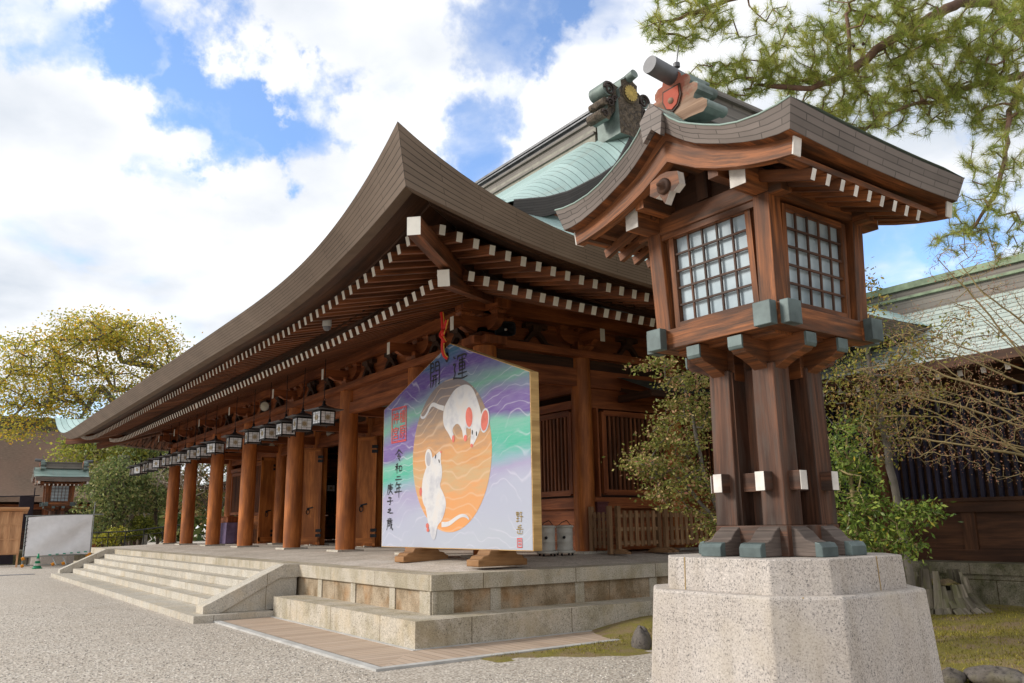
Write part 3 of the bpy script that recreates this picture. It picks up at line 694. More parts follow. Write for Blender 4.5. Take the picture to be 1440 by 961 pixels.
for right in (True, False):
    s = 1 if right else -1; bx = mirror_x(-5.35, right)
    b = MB()
    body = [(-.46, 10.6), (-.50, 11.7), (-.40, 11.80), (-.44, 12.05), (-.34, 12.18), (-.36, 12.36), (-.20, 12.44), (-.12, 12.58), (.12, 12.58), (.20, 12.44), (.36, 12.36), (.34, 12.18), (.44, 12.05), (.40, 11.80), (.50, 11.7), (.46, 10.6)]
    b.prism(body, (bx-s*.45, RY, 0), (0, 1, 0), (0, 0, 1), (s*.85, 0, 0), 0, 1, 0)
    for sg in (-1, 1):
        lob = [(.40, 12.20), (.66, 12.26), (.90, 12.08), (.86, 11.80), (.98, 11.62), (.92, 11.40), (1.06, 11.26), (1.05, 11.02), (.88, 11.0), (.74, 11.22), (.45, 11.45)]
        b.prism([(sg*y*.86, z) for y, z in (lob if sg > 0 else lob[::-1])], (bx-s*.25, RY, 0), (0, 1, 0), (0, 0, 1), (s*.52, 0, 0), 0, 1, 0)
        for yy_, zz2, rr_ in ((.78, 12.02, .235), (.93, 11.56, .12), (1.0, 11.14, .16)): b.tube([(bx-s*.25, RY+sg*yy_, zz2), (bx+s*.30, RY+sg*yy_, zz2)], rr_, 20, 1 if rr_ > .2 else 0)
        spiral(b, (bx+s*.31, RY+sg*.74, 12.0), (0, sg, 0), (0, 0, 1), .22, .04, 1.8, .05, 2)
        spiral(b, (bx+s*.31, RY+sg*.72, 11.55), (0, sg, 0), (0, 0, 1), .15, .03, 1.4, .04, 2); spiral(b, (bx+s*.31, RY+sg*.55, 11.72), (0, -sg, 0), (0, 0, 1), .12, .03, 1.4, .04, 2)
        spiral(b, (bx+s*.31, RY+sg*.96, 11.14), (0, sg, 0), (0, 0, 1), .13, .03, 1.4, .035, 2)
    b.v = [(x, RY+(y-RY)*.80, 12.42+(z-11.98)*.84) for x, y, z in b.v]
    b.build('ridge_end_ornament', [carved('carved_wood', (.035, .025, .018), (.16, .115, .075)), PATINA, plain('carved_dark', (.05, .035, .03), .8)], hall)
    b = MB(); cx = bx+s*.42
    b.lathe([(.0, .05), (.09, .05), (.10, .03)], (cx, RY, 11.98), 16, 0, False, (s, 0, 0))
    for k in range(16):
        a = 2*math.pi*k/16; d = Vector((0, math.cos(a), math.sin(a))); e = Vector((0, -math.sin(a), math.cos(a))); o = Vector((cx+s*.02, RY, 11.98))
        pl_ = [o+d*.08-e*.014, o+d*.21-e*.038, o+d*.24-e*.02, o+d*.25, o+d*.24+e*.02, o+d*.21+e*.038, o+d*.08+e*.014]
        b.face([p+Vector((s*.03, 0, 0)) for p in pl_])
    b.lathe([(.0, .012), (.28, .012), (.29, .0)], (cx-s*.004, RY, 11.98), 24, 1, False, (s, 0, 0))
    b.v = [(x, RY+(y-RY)*.9, 12.42+(z-11.98)*.9) for x, y, z in b.v]
    b.build('chrysanthemum_crest', [GOLD, plain('crest_ground', (.10, .07, .035), .7)], hall)
    b = MB(); b.tube([(bx, RY, 12.80), (bx+s*.62, RY, 12.90)], .12, 14, 0); b.build('ridge_end_log', PATINA, hall)
# ---- walls, lattices, doors, inside
def lattice(name, p0, ux, wd, z0, z1, mt=WD_RAFT, n=None, depth=.05, back=WD_DARK):
    p0 = Vector(p0); ux = Vector(ux); b = MB(); n = n or int(wd/.13)
    for k in range(n):
        c = p0+ux*(wd*(k+.5)/n); b.beam(c+Vector((0, 0, z0)), c+Vector((0, 0, z1)), .055, .06, ux)
    oy = Vector((ux.y, -ux.x, 0))
    q = [p0-oy*.06, p0+ux*wd-oy*.06]
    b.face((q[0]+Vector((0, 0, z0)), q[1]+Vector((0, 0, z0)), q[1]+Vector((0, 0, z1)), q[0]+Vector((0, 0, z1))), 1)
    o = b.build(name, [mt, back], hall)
    f = MB()
    for s in (0, 1): c = p0+ux*(wd*s); f.beam(c+Vector((0, 0, z0-.08)), c+Vector((0, 0, z1+.08)), .12, .13, ux)
    for z in (z0-.06, z1+.06): f.beam(p0+Vector((0, 0, z)), p0+ux*wd+Vector((0, 0, z)), .125, .12)
    f.build('frame', WD_BEAM, o); return o
for right in (True, False):
    X_ = XC if right else XL; s = 1 if right else -1
    for i in (1, 2):
        y0, y1 = COLY[i]+.22, COLY[i+1]-.22; wl = y1-y0
        hb('floor_beam', [((X_, y0-.1, 2.17), (X_, y1+.1, 2.17), .20, .24)]); hb('lintel', [((X_, y0-.1, 4.36), (X_, y1+.1, 4.36), .2, .18)])
        hb('wall_panel', [((X_-s*.03, y0, 1.6), (X_-s*.03, y1, 1.6), .05, .92), ((X_-s*.03, y0, 4.6), (X_-s*.03, y1, 4.6), .05, .34), ((X_-s*.02, y0+.14, 2.3), (X_-s*.02, y0+.14, 4.27), .05, .28, (1, 0, 0))], WD_BEAM)
        lattice('lattice_window', (X_+s*.02, y0+.36, 0), (0, 1, 0) if right else (0, 1, 0), wl-.42, 2.46, 4.12)
    xa, xb = (COLX[1], COLX[0]) if right else (COLX[7], COLX[6])
    hb('floor_beam', [((xa+.2, 6.75, 2.17), (xb-.2, 6.75, 2.17), .2, .24)]); hb('lintel', [((xa+.2, 6.75, 4.36), (xb-.2, 6.75, 4.36), .2, .18)])
    hb('wall_panel', [((xa, 6.78, 1.6), (xb, 6.78, 1.6), .05, .92)], WD_BEAM)
    lattice('lattice_window', (xa+.36, 6.73, 0), (1, 0, 0), xb-xa-.72, 2.46, 4.12)
xa, xb = COLX[2], COLX[1]      # panelled bays beside the doors
for xa, xb in ((COLX[2], COLX[1]), (COLX[6], COLX[5])):
    hb('wall_panel', [((xa, 6.78, 2.86), (xb, 6.78, 2.86), .06, 3.5)], WD_DOOR)
    lattice('lattice_window', (xa+.5, 6.73, 0), (1, 0, 0), xb-xa-1.0, 2.4, 4.4)
hb('wall_panel', [((XL, 6.75, 5.1), (XC, 6.75, 5.1), .06, .5)], WD_BEAM)
for i in range(2, 5):
    xa, xb = COLX[i], COLX[i+1]
    hb('lintel', [((xa, 6.75, 4.66), (xb, 6.75, 4.66), .26, .14)])
def leaf(x, y0, y1, face, ang=0.):
    ca_, sa_ = math.cos(ang), math.sin(ang)
    def RT(m): m.v = [(x+(a-x)*ca_-(c-y1)*sa_, y1+(a-x)*sa_+(c-y1)*ca_, z) for a, c, z in m.v]; return m
    b = MB(); b.box((x-.03, y0, FL+.03), (x+.03, y1, 4.58)); o = RT(b).build('door', WD_DOOR, hall)
    q = MB()
    for a, c in (((x+.035*face, y0+.045, FL+.05), (x+.035*face, y0+.045, 4.56)), ((x+.035*face, y1-.045, FL+.05), (x+.035*face, y1-.045, 4.56))): q.beam(a, c, .03, .09, (0, 1, 0))
    for z in (FL+.2, 4.5): q.beam((x+.035*face, y0, z), (x+.035*face, y1, z), .03, .16 if z < 3 else .1)
    RT(q).build('door_frame', WD_DOOR, o)
    k = MB(); ring_ = [(x+.07*face, y0+.30+.055*math.cos(a), 2.28+.085*math.sin(a)) for a in [2*math.pi*i/16 for i in range(17)]]
    k.tube(ring_, .014, 6); k.lathe([(0, .05), (.03, .045), (.05, 0)], (x+.035*face, y0+.30, 2.38), 10, 0, True, (face, 0, 0)); k.beam((x+.05*face, y0+.30, 2.4), (x+.05*face, y0+.48, 2.44), .03, .05)
    RT(k).build('ring_handle', IRON, o)
    h = MB()
    for z in (1.45, 1.62, 4.1, 4.25): h.beam((x+.045*face, y1-.16, z), (x+.045*face, y1+.04, z), .03, .1)
    RT(h).build('hinge_strap', IRON, o)
for i, x in enumerate(COLX[2:6]):
    if i < 3: leaf(x+.50, 5.94, 6.70, 1, -.62); hb('door_jamb', [((x+.36, 6.78, FL), (x+.36, 6.78, 4.6), .16, .26, (0, 1, 0))], WD_DOOR)
    if i > 0: leaf(x-.42, 6.04, 6.70, 1); hb('door_jamb', [((x-.36, 6.78, FL), (x-.36, 6.78, 4.6), .16, .26, (0, 1, 0))], WD_DOOR)
b = MB(); b.box((XL, 6.9, 5.42), (XC, 12.9, 5.47)); b.box((XL+.3, YC+.3, 5.95), (XC-.3, 7, 6.0)); b.build('light_block_ceiling', WD_DARK, hall)  # added dark planes over porch and hall that block light from above
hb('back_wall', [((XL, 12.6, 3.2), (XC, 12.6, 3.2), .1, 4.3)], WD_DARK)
for i in (3,):
    lattice('lattice_window', (COLX[i]-3.6, 12.5, 0), (1, 0, 0), 2.7, 1.4, 4.2, WD_BEAM, 16, .05, plain('paper_screen', (.5, .48, .42), .8))
# lean-to hood on the right wall
b = MB(); b.grid([[(-3.95, y, 4.60) for y in (7.75, 8.8, 10.6)], [(-5.1, y, 5.05) for y in (7.75, 8.8, 10.6)]], 0, [[(y, 0) for y in (0, 1, 3)], [(y, 1.2) for y in (0, 1, 3)]])
b.box((-4.02, 7.75, 4.46), (-3.95, 10.6, 4.60), 1); b.box((-5.05, 7.76, 4.44), (-4.03, 7.82, 4.60), 1)
for y in (7.9, 8.6, 9.3, 10): b.beam((-5.1, y, 4.75), (-4.1, y, 4.5), .07, .09, mat=1)
b.build('hood_roof', [PATINA, WD_DARK], hall)  # hood gets a darker copper: its shade is put into the colour
# ================================================================== big wooden lantern on its stone base (built in its own frame)
LX, LY, LRZ = 4.399, .876, .022
PANE = None
def make_pane():
    m, t, p = mat('frosted_pane')
    c = ramp(t, noise(t, coord(t), 2.6, 4, .6), ((.3, (.25, .32, .36)), (.7, (.44, .52, .56))))
    t.links.new(c, p.inputs['Base Color']); p.inputs['Roughness'].default_value = .22; p.inputs['Specular IOR Level'].default_value = .6; return m
PANE = make_pane()
ORANGE = wood('faded_red_lead_wood', (.17, .095, .06), (.42, .29, .20), 22, .85, (.30, .21, .155), .7)
_t = ORANGE.node_tree; _p = _t.nodes['Principled BSDF']; _src = _p.inputs['Base Color'].links[0].from_socket      # red lead left on the upper half
_z = _t.nodes.new('ShaderNodeSeparateXYZ'); _t.links.new(coord(_t), _z.inputs[0])
_h = fmath('ADD', fmath('MULTIPLY', fmath('SUBTRACT', _z.outputs['Z'], 5.33, tree=_t), 3.2, tree=_t), fmath('MULTIPLY', fmath('SUBTRACT', noise(_t, coord(_t), 6, 6, .7), .5, tree=_t), 2.6, tree=_t), tree=_t)
_t.links.new(mixc(_t, ramp(_t, _h, ((.0, (0, 0, 0)), (.5, (.85,)*3))), _src, (.27, .070, .042)), _p.inputs['Base Color'])
REDP = plain('red_lead_paint', (.36, .060, .028), .7, 0, .25)
def make_lantern(label, loc, rz):
    T = thing('wooden_lantern', label, 'lantern', loc, 'big roofed wooden lanterns on granite bases', True, rz)
    def octo(h, c): return [(-h+c, -h), (h-c, -h), (h, -h+c), (h, h-c), (h-c, h), (-h+c, h), (-h, h-c), (-h, -h+c)]
    def oct_loft(name, secs, mt, bev, par=T):
        b = MB(); rows = [[(x, y, z) for x, y in octo(h, c)] for h, c, z in secs]
        for A, B_ in zip(rows, rows[1:]):
            for k in range(8): j = (k+1) % 8; b.face((A[k], A[j], B_[j], B_[k]))
        b.face(rows[-1]); b.face(rows[0][::-1])
        return weld(b.build(name, mt, par, bev))
    pb = oct_loft('pedestal', [(1.0, .37, -.05), (.93, .36, 1.17), (.918, .352, 1.192)], GRAN_L, .012)
    pl_ = oct_loft('plinth', [(.815, .31, 1.185), (.803, .307, 1.447)], GRAN_L, .010)
    b = MB(); b.beam((.955-.17, -.815, 0), (.90-.17, -.7555, 1.19), .008, .010, (.7, -.7, 0)); b.build('mortar_joint', MORTAR, pb)
    b = MB(); b.beam((-.33, -.816, 1.19), (-.33, -.805, 1.447), .008, .005, (0, -1, 0)); b.build('mortar_joint', MORTAR, pl_)
    b = MB(); b.beam((.816, .12, 1.19), (.805, .12, 1.447), .008, .005, (1, 0, 0)); b.build('mortar_joint', MORTAR, pl_)
    Z0 = 1.447
    rot = [Matrix.Rotation(k*math.pi/2, 3, 'Z') for k in range(4)]
    def rq(k, p): return rot[k] @ Vector(p)
    # base cross-block and scroll feet
    b = MB(); b.box((-.36, -.36, Z0), (.36, .36, Z0+.245)); weld(b.build('base_block', WD_LEG, T, .008))
    fp = [(.30, .003), (.30, .235), (.36, .235), (.42, .20), (.48, .135), (.53, .115), (.56, .11), (.60, .10), (.62, .07), (.62, .003)]
    for k in range(4):
        for s in (-.205, .19):
            b = MB(); wd = .20
            b.prism(fp, rq(k, (s-wd/2, 0, Z0)), rq(k, (0, -1, 0)), (0, 0, 1), rq(k, (wd, 0, 0)), 0)
            f = weld(b.build('scroll_foot', WD_GREY, T, .010))
            b = MB(); cp_ = [(.56, .001), (.56, .116), (.605, .107), (.627, .075), (.627, .001)]
            b.prism(cp_, rq(k, (s-wd/2-.004, 0, Z0)), rq(k, (0, -1, 0)), (0, 0, 1), rq(k, (wd+.008, 0, 0)), 0)
            weld(b.build('copper_cap', TEALCAP, f, .006))
    # legs, core, ties
    for sx in (-1, 1):
        for sy in (-1, 1):
            b = MB(); b.beam((sx*.242, sy*.242, Z0+.24), (sx*.232, sy*.232, 3.02), .228, .228, (0, 1, 0), 0, None, None, .218, .218); weld(b.build('leg', WD_LEG, T, .012))
    b = MB(); b.beam((0, 0, Z0+.24), (0, 0, 3.02), .30, .30, (0, 1, 0)); b.beam((-.13, 0, Z0+.24), (-.13, 0, 3.0), .05, .62, (0, 1, 0)); b.build('core_post', WD_LEG, T)
    for s in (-.225, .21):
        for k in (0, 1):
            b = MB(); p0, p1 = rq(k, (s, -.455, 2.045+.002*k)), rq(k, (s, .455, 2.045+.002*k)); b.beam(p0, p1, .088, .155); o = weld(b.build('tie_beam', WD_LEG, T, .004))
            for e, d in ((p0, -1), (p1, 1)):
                q = MB(); dv = (p1-p0).normalized()*d; q.beam(e+dv*.001, e+dv*.006, .086, .152); q.build('white_end', WHITE_W, o)
    # curved brackets under the sill
    bp = [(.10, 2.93), (.10, 3.235), (.64, 3.235), (.64, 3.13), (.60, 3.085), (.50, 3.055), (.40, 3.01), (.32, 2.96), (.26, 2.945)]
    for k in range(4):
        for s in (-.235, .215):
            b = MB(); wd = .135; b.prism(bp, rq(k, (s-wd/2, 0, 0)), rq(k, (0, -1, 0)), (0, 0, 1), rq(k, (wd, 0, 0))); o = weld(b.build('bracket', WD_LAN, T, .006))
            b = MB(); b.prism([(.635, 3.112), (.635, 3.225), (.655, 3.225), (.655, 3.14), (.645, 3.118)], rq(k, (s-wd/2-.003, 0, 0)), rq(k, (0, -1, 0)), (0, 0, 1), rq(k, (wd+.006, 0, 0))); b.build('copper_cap', TEALCAP, o)
    b = MB(); b.box((-.52, -.52, 3.21), (.52, .52, 3.30)); b.build('sill_floor', WD_LAN, T)
    for k in (0, 1):
        for s in (-.585, .585):
            zc = 3.325+.003*k
            b = MB(); p0, p1 = rq(k, (s, -.76, zc)), rq(k, (s, .76, zc)); b.beam(p0, p1, .155, .18-.004*k); o = weld(b.build('sill_beam', WD_LAN, T, .006))
            for e, d in ((p0, -1), (p1, 1)):
                q = MB(); dv = (p1-p0).normalized()*d; q.beam(e-dv*.075, e+dv*.008, .168, .192); weld(q.build('copper_cap', TEALCAP, o, .006))
    # corner posts, frames, lattices
    ZB, ZT = 3.405, 4.34
    def hw(z): return .567+(.602-.567)*(z-ZB)/(ZT-ZB)
    for sx in (-1, 1):
        for sy in (-1, 1):
            b = MB(); b.beam((sx*hw(ZB), sy*hw(ZB), ZB), (sx*hw(ZT), sy*hw(ZT), ZT), .165, .165, (0, 1, 0), 0, None, None, .155, .155); weld(b.build('corner_post', WD_LAN, T, .007))
    for k in range(4):
        def P(x, z, dy=0.0): return rq(k, (x, -(hw(z)+.015+dy), z))
        z0, z1 = 3.475, 4.262; x0 = .40
        b = MB()
        b.face((P(-x0, z0, -.028), P(x0, z0, -.028), P(x0*1.02, z1, -.028), P(-x0*1.02, z1, -.028)))
        pn = b.build('window_pane', PANE, T)
        b = MB()
        for i in range(1, 5):
            x = -x0+2*x0*i/5; b.beam(P(x, z0), P(x*1.02, z1), .017, .018, rq(k, (0, -1, 0)))
            z = z0+(z1-z0)*i/5; b.beam(P(-x0, z, .003), P(x0, z, .003), .018, .018, (0, 0, 1))
        lt = b.build('lattice', WD_LEG, T)
        b = MB()
        for s in (-1, 1): b.beam(P(s*(x0+.028), 3.41), P(s*(x0+.028), 4.30), .055, .05, rq(k, (0, -1, 0))); b.beam(P(s*(x0+.082), 3.41, -.02), P(s*(x0+.082), 4.30, -.02), .06, .03, rq(k, (0, -1, 0)))
        b.beam(P(-x0, 3.445), P(x0, 3.445), .05, .065); b.beam(P(-x0, 4.282), P(x0, 4.282), .05, .045); b.build('window_frame', WD_LAN, lt)
    # head beams with projecting noses
    for s in (-.60, .60):
        b = MB(); b.beam((s, -.95, 4.435), (s, .95, 4.435), .155, .185); o = weld(b.build('head_beam', WD_LAN, T, .006))
        for e in (-1, 1): q = MB(); q.beam((s, e*.951, 4.435), (s, e*.956, 4.435), .152, .182); q.build('white_end', WHITE_W, o)
        b = MB(); b.beam((-.80, s, 4.40), (.80, s, 4.40), .15, .17); weld(b.build('head_beam', WD_LAN, T, .006))
        b = MB(); b.beam((-.6, s, 4.31), (.6, s, 4.31), .12, .10); b.build('head_rail', WD_LAN, T)
    # roof: curved gable section swept along the ridge
    TPn = [(0, 5.19), (.09, 5.09), (.19, 4.985), (.29, 4.905), (.40, 4.845), (.54, 4.775), (.70, 4.705), (.86, 4.662), (1.05, 4.642), (1.22, 4.647), (1.335, 4.665)]
    BTn = [(0, 4.972), (.10, 4.90), (.20, 4.82), (.30, 4.748), (.40, 4.688), (.54, 4.628), (.70, 4.565), (.86, 4.512), (1.03, 4.468), (1.17, 4.450), (1.27, 4.452)]
    def prof_(pr): return [(-x, z) for x, z in pr[::-1]]+pr[1:]
    tp, bt_ = prof_(TPn), prof_(BTn)
    Y0, Y1 = -1.25, 1.30; nn = len(tp)
    def lift(y, x): return .035*(2*abs((y-.025)/2.55))**2.2
    b = MB(); ysn = [Y0+(Y1-Y0)*i/14 for i in range(15)]; acc = [0]
    for i in range(1, nn): acc.append(acc[-1]+math.hypot(tp[i][0]-tp[i-1][0], tp[i][1]-tp[i-1][1]))
    rows = []; uv = []
    for y in ysn:
        e = min(y-Y0, Y1-y); dr = .05*max(0, 1-e/.3)**2       # rolled edge towards the verge
        rows.append([(x, y, z+.03*min(1, e/.35)-0*dr+lift(y, x)) for x, z in tp]); uv.append([(y, abs(acc[i]-acc[nn//2])) for i in range(nn)])
    b.grid(rows, 0, uv)
    o = b.build('roof', TEAL_L, T)
    b = MB()
    for y, s in ((Y0, -1), (Y1, 1)):
        rows = []; uv = []
        for f in (0, 1):
            rows.append([(x+(bx_-x)*f, y-s*.055*f, z+(bz-z)*f+lift(y, x)) for (x, z), (bx_, bz) in zip(tp, bt_)]); uv.append([(acc[i], .228*(1-f)) for i in range(nn)])
        b.grid(rows, 0, uv, False)
    for sd in (0, nn-1):
        rows = []; uv = []
        for f in (0, 1):
            x, z = tp[sd]; bx_, bz = bt_[sd]
            rows.append([(x+(bx_-x)*f, y if f == 0 else Y0+.055+(y-Y0)*(1-.11/2.55), z+(bz-z)*f+lift(y, x)) for y in ysn]); uv.append([(y, .228*(1-f)) for y in ysn])
        b.grid(rows, 0, uv, False)
    b.build('eave_edge', LFASCIA, o)
    b = MB(); b.grid([[(x, y, z+.002+lift(y, x)) for x, z in bt_] for y in [Y0+.055+(Y1-Y0-.11)*i/14 for i in range(15)]], 0, [[(y, acc[i]) for i in range(nn)] for y in ysn], True); b.build('roof_underside', WD_LAN, T)
    for y in (Y0, Y1): b = MB(); b.tube([(x, y, z+.002+lift(y, x)) for x, z in tp], .008, 5); b.build('drip_edge', TEAL_L, o)
    # apex cap of the verge
    b = MB(); b.prism([(-.13, 5.10), (0, 5.235), (.13, 5.10), (.10, 4.90), (0, 4.99), (-.10, 4.90)], (0, Y0-.025, 0), (1, 0, 0), (0, 0, 1), (0, .05, 0)); b.build('apex_cap', LFASCIA, o)
    # barge boards
    hp = [(0, 4.84, .20), (.14, 4.755, .19), (.30, 4.66, .175), (.50, 4.575, .165), (.70, 4.51, .155), (.90, 4.458, .145), (1.08, 4.425, .14), (1.215, 4.408, .135)]
    for yb, lab in ((-1.10, 1), (1.13, 1)):
        for s in (-1, 1):
            b = MB(); up = [(s*x, z+hh*.5) for x, z, hh in hp]; dn = [(s*x, z-hh*.5) for x, z, hh in hp]
            n_ = len(hp)
            for i in range(n_-1):
                ro = i*.2; A = [Vector((up[i][0], yb, up[i][1])), Vector((up[i+1][0], yb, up[i+1][1])), Vector((dn[i+1][0], yb, dn[i+1][1])), Vector((dn[i][0], yb, dn[i][1]))]
                d = Vector((0, .09, 0)); Bq = [p+d for p in A]; l = (A[1]-A[0]).length; ro = sum(math.hypot(hp[j+1][0]-hp[j][0], hp[j+1][1]-hp[j][1]) for j in range(i))
                u = [(ro, .17), (ro+l, .17), (ro+l, 0), (ro, 0)]
                b.face(A, 0, u); b.face(Bq[::-1], 0, u[::-1]); b.face((A[0], Bq[0], Bq[1], A[1]), 0, u); b.face((A[3], A[2], Bq[2], Bq[3]), 0, [(ro, 0), (ro+l, 0), (ro+l, .09), (ro, .09)])
            e = hp[-1]; b.beam((s*(e[0]), yb+.045, e[1]), (s*(e[0]+.012), yb+.045, e[1]-.002), .092, e[2]+.002, mat=1)
            b.build('barge_board', [WD_LAN, WHITE_W], T)
        b = MB()      # filler board between barge boards and roof edge, and the gable field behind
        q = [(x, z+.0) for x, z in [(-c[0], c[1]) for c in hp[::-1]]+[(c[0], c[1]) for c in hp[1:]]]
        b.grid([[(x*1.0, yb+.03, z) for x, z in q], [(x*1.03, yb-.02, z+.10+.06*(1-abs(x)/1.3)) for x, z in q]], 0, [[(x, 0) for x, z in q], [(x, .15) for x, z in q]]); b.build('filler_board', WD_LAN, T)
    for yb in (-.62, .62):
        b = MB(); b.face([(-.62, yb, 4.45), (.62, yb, 4.45), (.45, yb, 4.62), (.2, yb, 4.78), (0, yb, 4.93), (-.2, yb, 4.78), (-.45, yb, 4.62)]); b.beam((0, yb, 4.5), (0, yb-.02, 4.9), .12, .1, (0, 1, 0)); b.build('gable_board', WD_DARK, T)
    for x, z in ((0, 4.80), (.42, 4.52), (-.42, 4.52)): b = MB(); b.beam((x, -1.03, z), (x, 1.06, z), .10, .12); b.build('purlin', WD_LAN, T)
    # pendant with turned boss
    for yb, s in ((-1.115, -1), (1.235, 1)):
        b = MB(); pg = [(-.035, .12), (-.155, .085), (-.17, -.03), (-.10, -.075), (-.06, -.06), (0, -.155), (.06, -.06), (.10, -.075), (.17, -.03), (.155, .085), (.035, .12)]
        b.prism(pg, (0, yb-.04, 4.50), (1, 0, 0), (0, 0, 1), (0, .075, 0), 0, 1); o = b.build('gable_pendant', [WD_LAN, WHITE_W], T)
        b = MB(); c = (0, yb-.02+s*.02, 4.50); b.lathe([(0, .085), (.016, .08), (.020, .045), (.034, .04), (.036, .03), (.055, .028), (.07, .018), (.072, 0)], c, 18, 0, True, (0, s, 0)); b.build('turned_boss', WD_DARK, o)
    # rafters along both eaves
    for s in (-1, 1):
        for i in range(9):
            y = -.74+.19*i-.02; b = MB(); b.beam((s*.5, y, 4.50), (s*1.15, y, 4.288), .052, .088, e1=1); b.build('rafter', [WD_LAN, WHITE_W], T)
        b = MB(); b.beam((s*1.10, -1.06, 4.375), (s*1.10, 1.10, 4.375), .10, .05); b.build('eave_board', WD_LAN, T)
    # ridge and its end ornaments
    b = MB(); b.beam((0, -.92, 5.25), (0, .97, 5.25), .30, .14); b.beam((0, -.92, 5.40), (0, .97, 5.40), .20, .17); b.beam((0, -.92, 5.505), (0, .97, 5.505), .28, .05); rd = b.build('ridge', RIDGE, T)
    for yb, s in ((-.98, -1), (1.03, 1)):
        hf_ = [(.0, 5.67), (.07, 5.66), (.12, 5.61), (.13, 5.575), (.19, 5.57), (.235, 5.53), (.24, 5.48), (.22, 5.45), (.28, 5.445), (.325, 5.41), (.32, 5.355), (.28, 5.33), (.26, 5.29), (.30, 5.26), (.37, 5.245), (.425, 5.20), (.42, 5.14), (.37, 5.105), (.2, 5.12)]
        hf_ = [(x*.88, 5.10+(z-5.10)*.92) for x, z in hf_]; out = [(-x, z) for x, z in hf_[:0:-1]]+hf_
        b = MB(); b.prism(out, (0, yb, 0), (1, 0, 0), (0, 0, 1), (0, .20, 0), 0, 1); o = b.build('ridge_end_ornament', [ORANGE, PATINA], T)
        b = MB(); yy = yb+(0 if s < 0 else .20)+s*.004
        sh = [(-.10, 5.47), (.10, 5.47), (.11, 5.36), (.07, 5.27), (0, 5.235), (-.07, 5.27), (-.11, 5.36)]
        b.prism(sh, (0, yy, 0), (1, 0, 0), (0, 0, 1), (0, s*.012, 0), 1); b.prism([(x*.82, 5.365+(z-5.365)*.82) for x, z in sh], (0, yy+s*.012, 0), (1, 0, 0), (0, 0, 1), (0, s*.008, 0), 0)
        b.lathe([(0, .02), (.025, .015), (.03, 0)], (0, yy+s*.02, 5.34), 10, 2, True, (0, s, 0)); b.build('shield_emblem', [REDP, WD_DARK, ORANGE], o)
        for sg in (-1, 1):
            for xr_, zr_, rr_ in ((.33, 5.17, .05), (.238, 5.376, .05), (.175, 5.495, .03)): b = MB(); b.tube([(sg*xr_, yb+.006, zr_), (sg*xr_, yb+.26, zr_)], rr_, 14); b.build('scroll_roll', PATINA, o)
        b = MB(); b.tube([(0, yb+(.15 if s < 0 else .05), 5.57), (0, yb+s*.27+(.0 if s < 0 else .2), 5.61)], .080, 18); b.tube([(0, yb+.08, 5.70), (0, yb+.08, 5.74)], .03, 8); b.tube([(0, yb+.08, 5.74), (.035, yb+.08, 5.90)], .006, 5); b.build('ridge_end_log', GREYMET, T)
    return T
lan = make_lantern('large weathered wooden lantern with curved roof on pale granite base, near the pine', (LX, LY, 0), LRZ)
lan2 = copy_tree(lan); lan2.location = (-40.9, .66, -.22); lan2.rotation_euler = (0, 0, -.02)
lan2['label'] = 'distant roofed wooden lantern rising behind the white cloth screen'

# ================================================================== votive plaque
EX, EY, EZ = -4.62, 2.94, 1.31
EH, ES, EW = 3.88, 2.91, 2.715
ema = thing('votive_plaque', 'giant five-sided votive plaque painted with two white mice on an orange disc', 'votive plaque', (EX, EY, EZ))
m, t, p = mat('painted_board')
sx = t.nodes.new('ShaderNodeSeparateXYZ'); t.links.new(coord(t), sx.inputs[0])
vx, vz = sx.outputs['X'], sx.outputs['Z']
cm = t.nodes.new('ShaderNodeCombineXYZ'); t.links.new(fmath('MULTIPLY', vx, .55, tree=t), cm.inputs[0]); t.links.new(fmath('MULTIPLY', vz, 1.5, tree=t), cm.inputs[1])
wn = noise(t, cm.outputs[0], .9, 3, .5)
wv = fmath('MULTIPLY_ADD', fmath('SUBTRACT', wn, .5, tree=t), .95, fmath('MULTIPLY_ADD', vx, -.10, vz, tree=t), tree=t)
h = fmath('DIVIDE', wv, 3.9, tree=t)
lilac, teal_, purp = (.52, .50, .66), (.10, .50, .36), (.20, .14, .34)
base = ramp(t, h, ((0, (.40, .43, .49)), (.20, (.38, .40, .50)), (.29, (.33, .30, .45)), (.35, (.20, .36, .40)), (.42, (.05, .38, .25)), (.50, (.15, .40, .30)), (.555, (.13, .075, .26)), (.62, (.17, .11, .31)),
                   (.70, (.14, .34, .25)), (.76, (.18, .28, .31)), (.83, (.10, .05, .24)), (.90, (.075, .045, .22)), (.95, (.025, .11, .20)), (1, (.03, .07, .15))))
fine = noise(t, coord(t, 'Object', (1.2, 1, 9)), 3, 5, .6)
base = mixc(t, ramp(t, fine, ((.35, (0, 0, 0)), (.75, (.22,)*3))), base, (.42, .40, .49))
WAVES = base
# white ripple lines
rv = fmath('MULTIPLY_ADD', noise(t, coord(t, 'Object', (.55, 1, .55)), 1.25, 3, .4), 1.9, fmath('MULTIPLY_ADD', vx, -.16, vz, tree=t), tree=t)
fr = fmath('ABSOLUTE', fmath('SUBTRACT', fmath('FRACT', fmath('MULTIPLY', rv, 4.6, tree=t), tree=t), .5, tree=t), tree=t)
lm = t.nodes.new('ShaderNodeMapRange'); t.links.new(fr, lm.inputs[0]); lm.inputs[1].default_value = .0; lm.inputs[2].default_value = .10; lm.inputs[3].default_value = .5; lm.inputs[4].default_value = 0
brk = ramp(t, noise(t, coord(t, 'Object', (.7, 1, 1.6)), 1.4, 3, .5), ((.42, (0, 0, 0)), (.58, (1, 1, 1))))
lines = fmath('MULTIPLY', lm.outputs[0], brk, tree=t)
def painted(name, c, lamt):
    pass
c = mixc(t, lines, base, (.56, .55, .63))
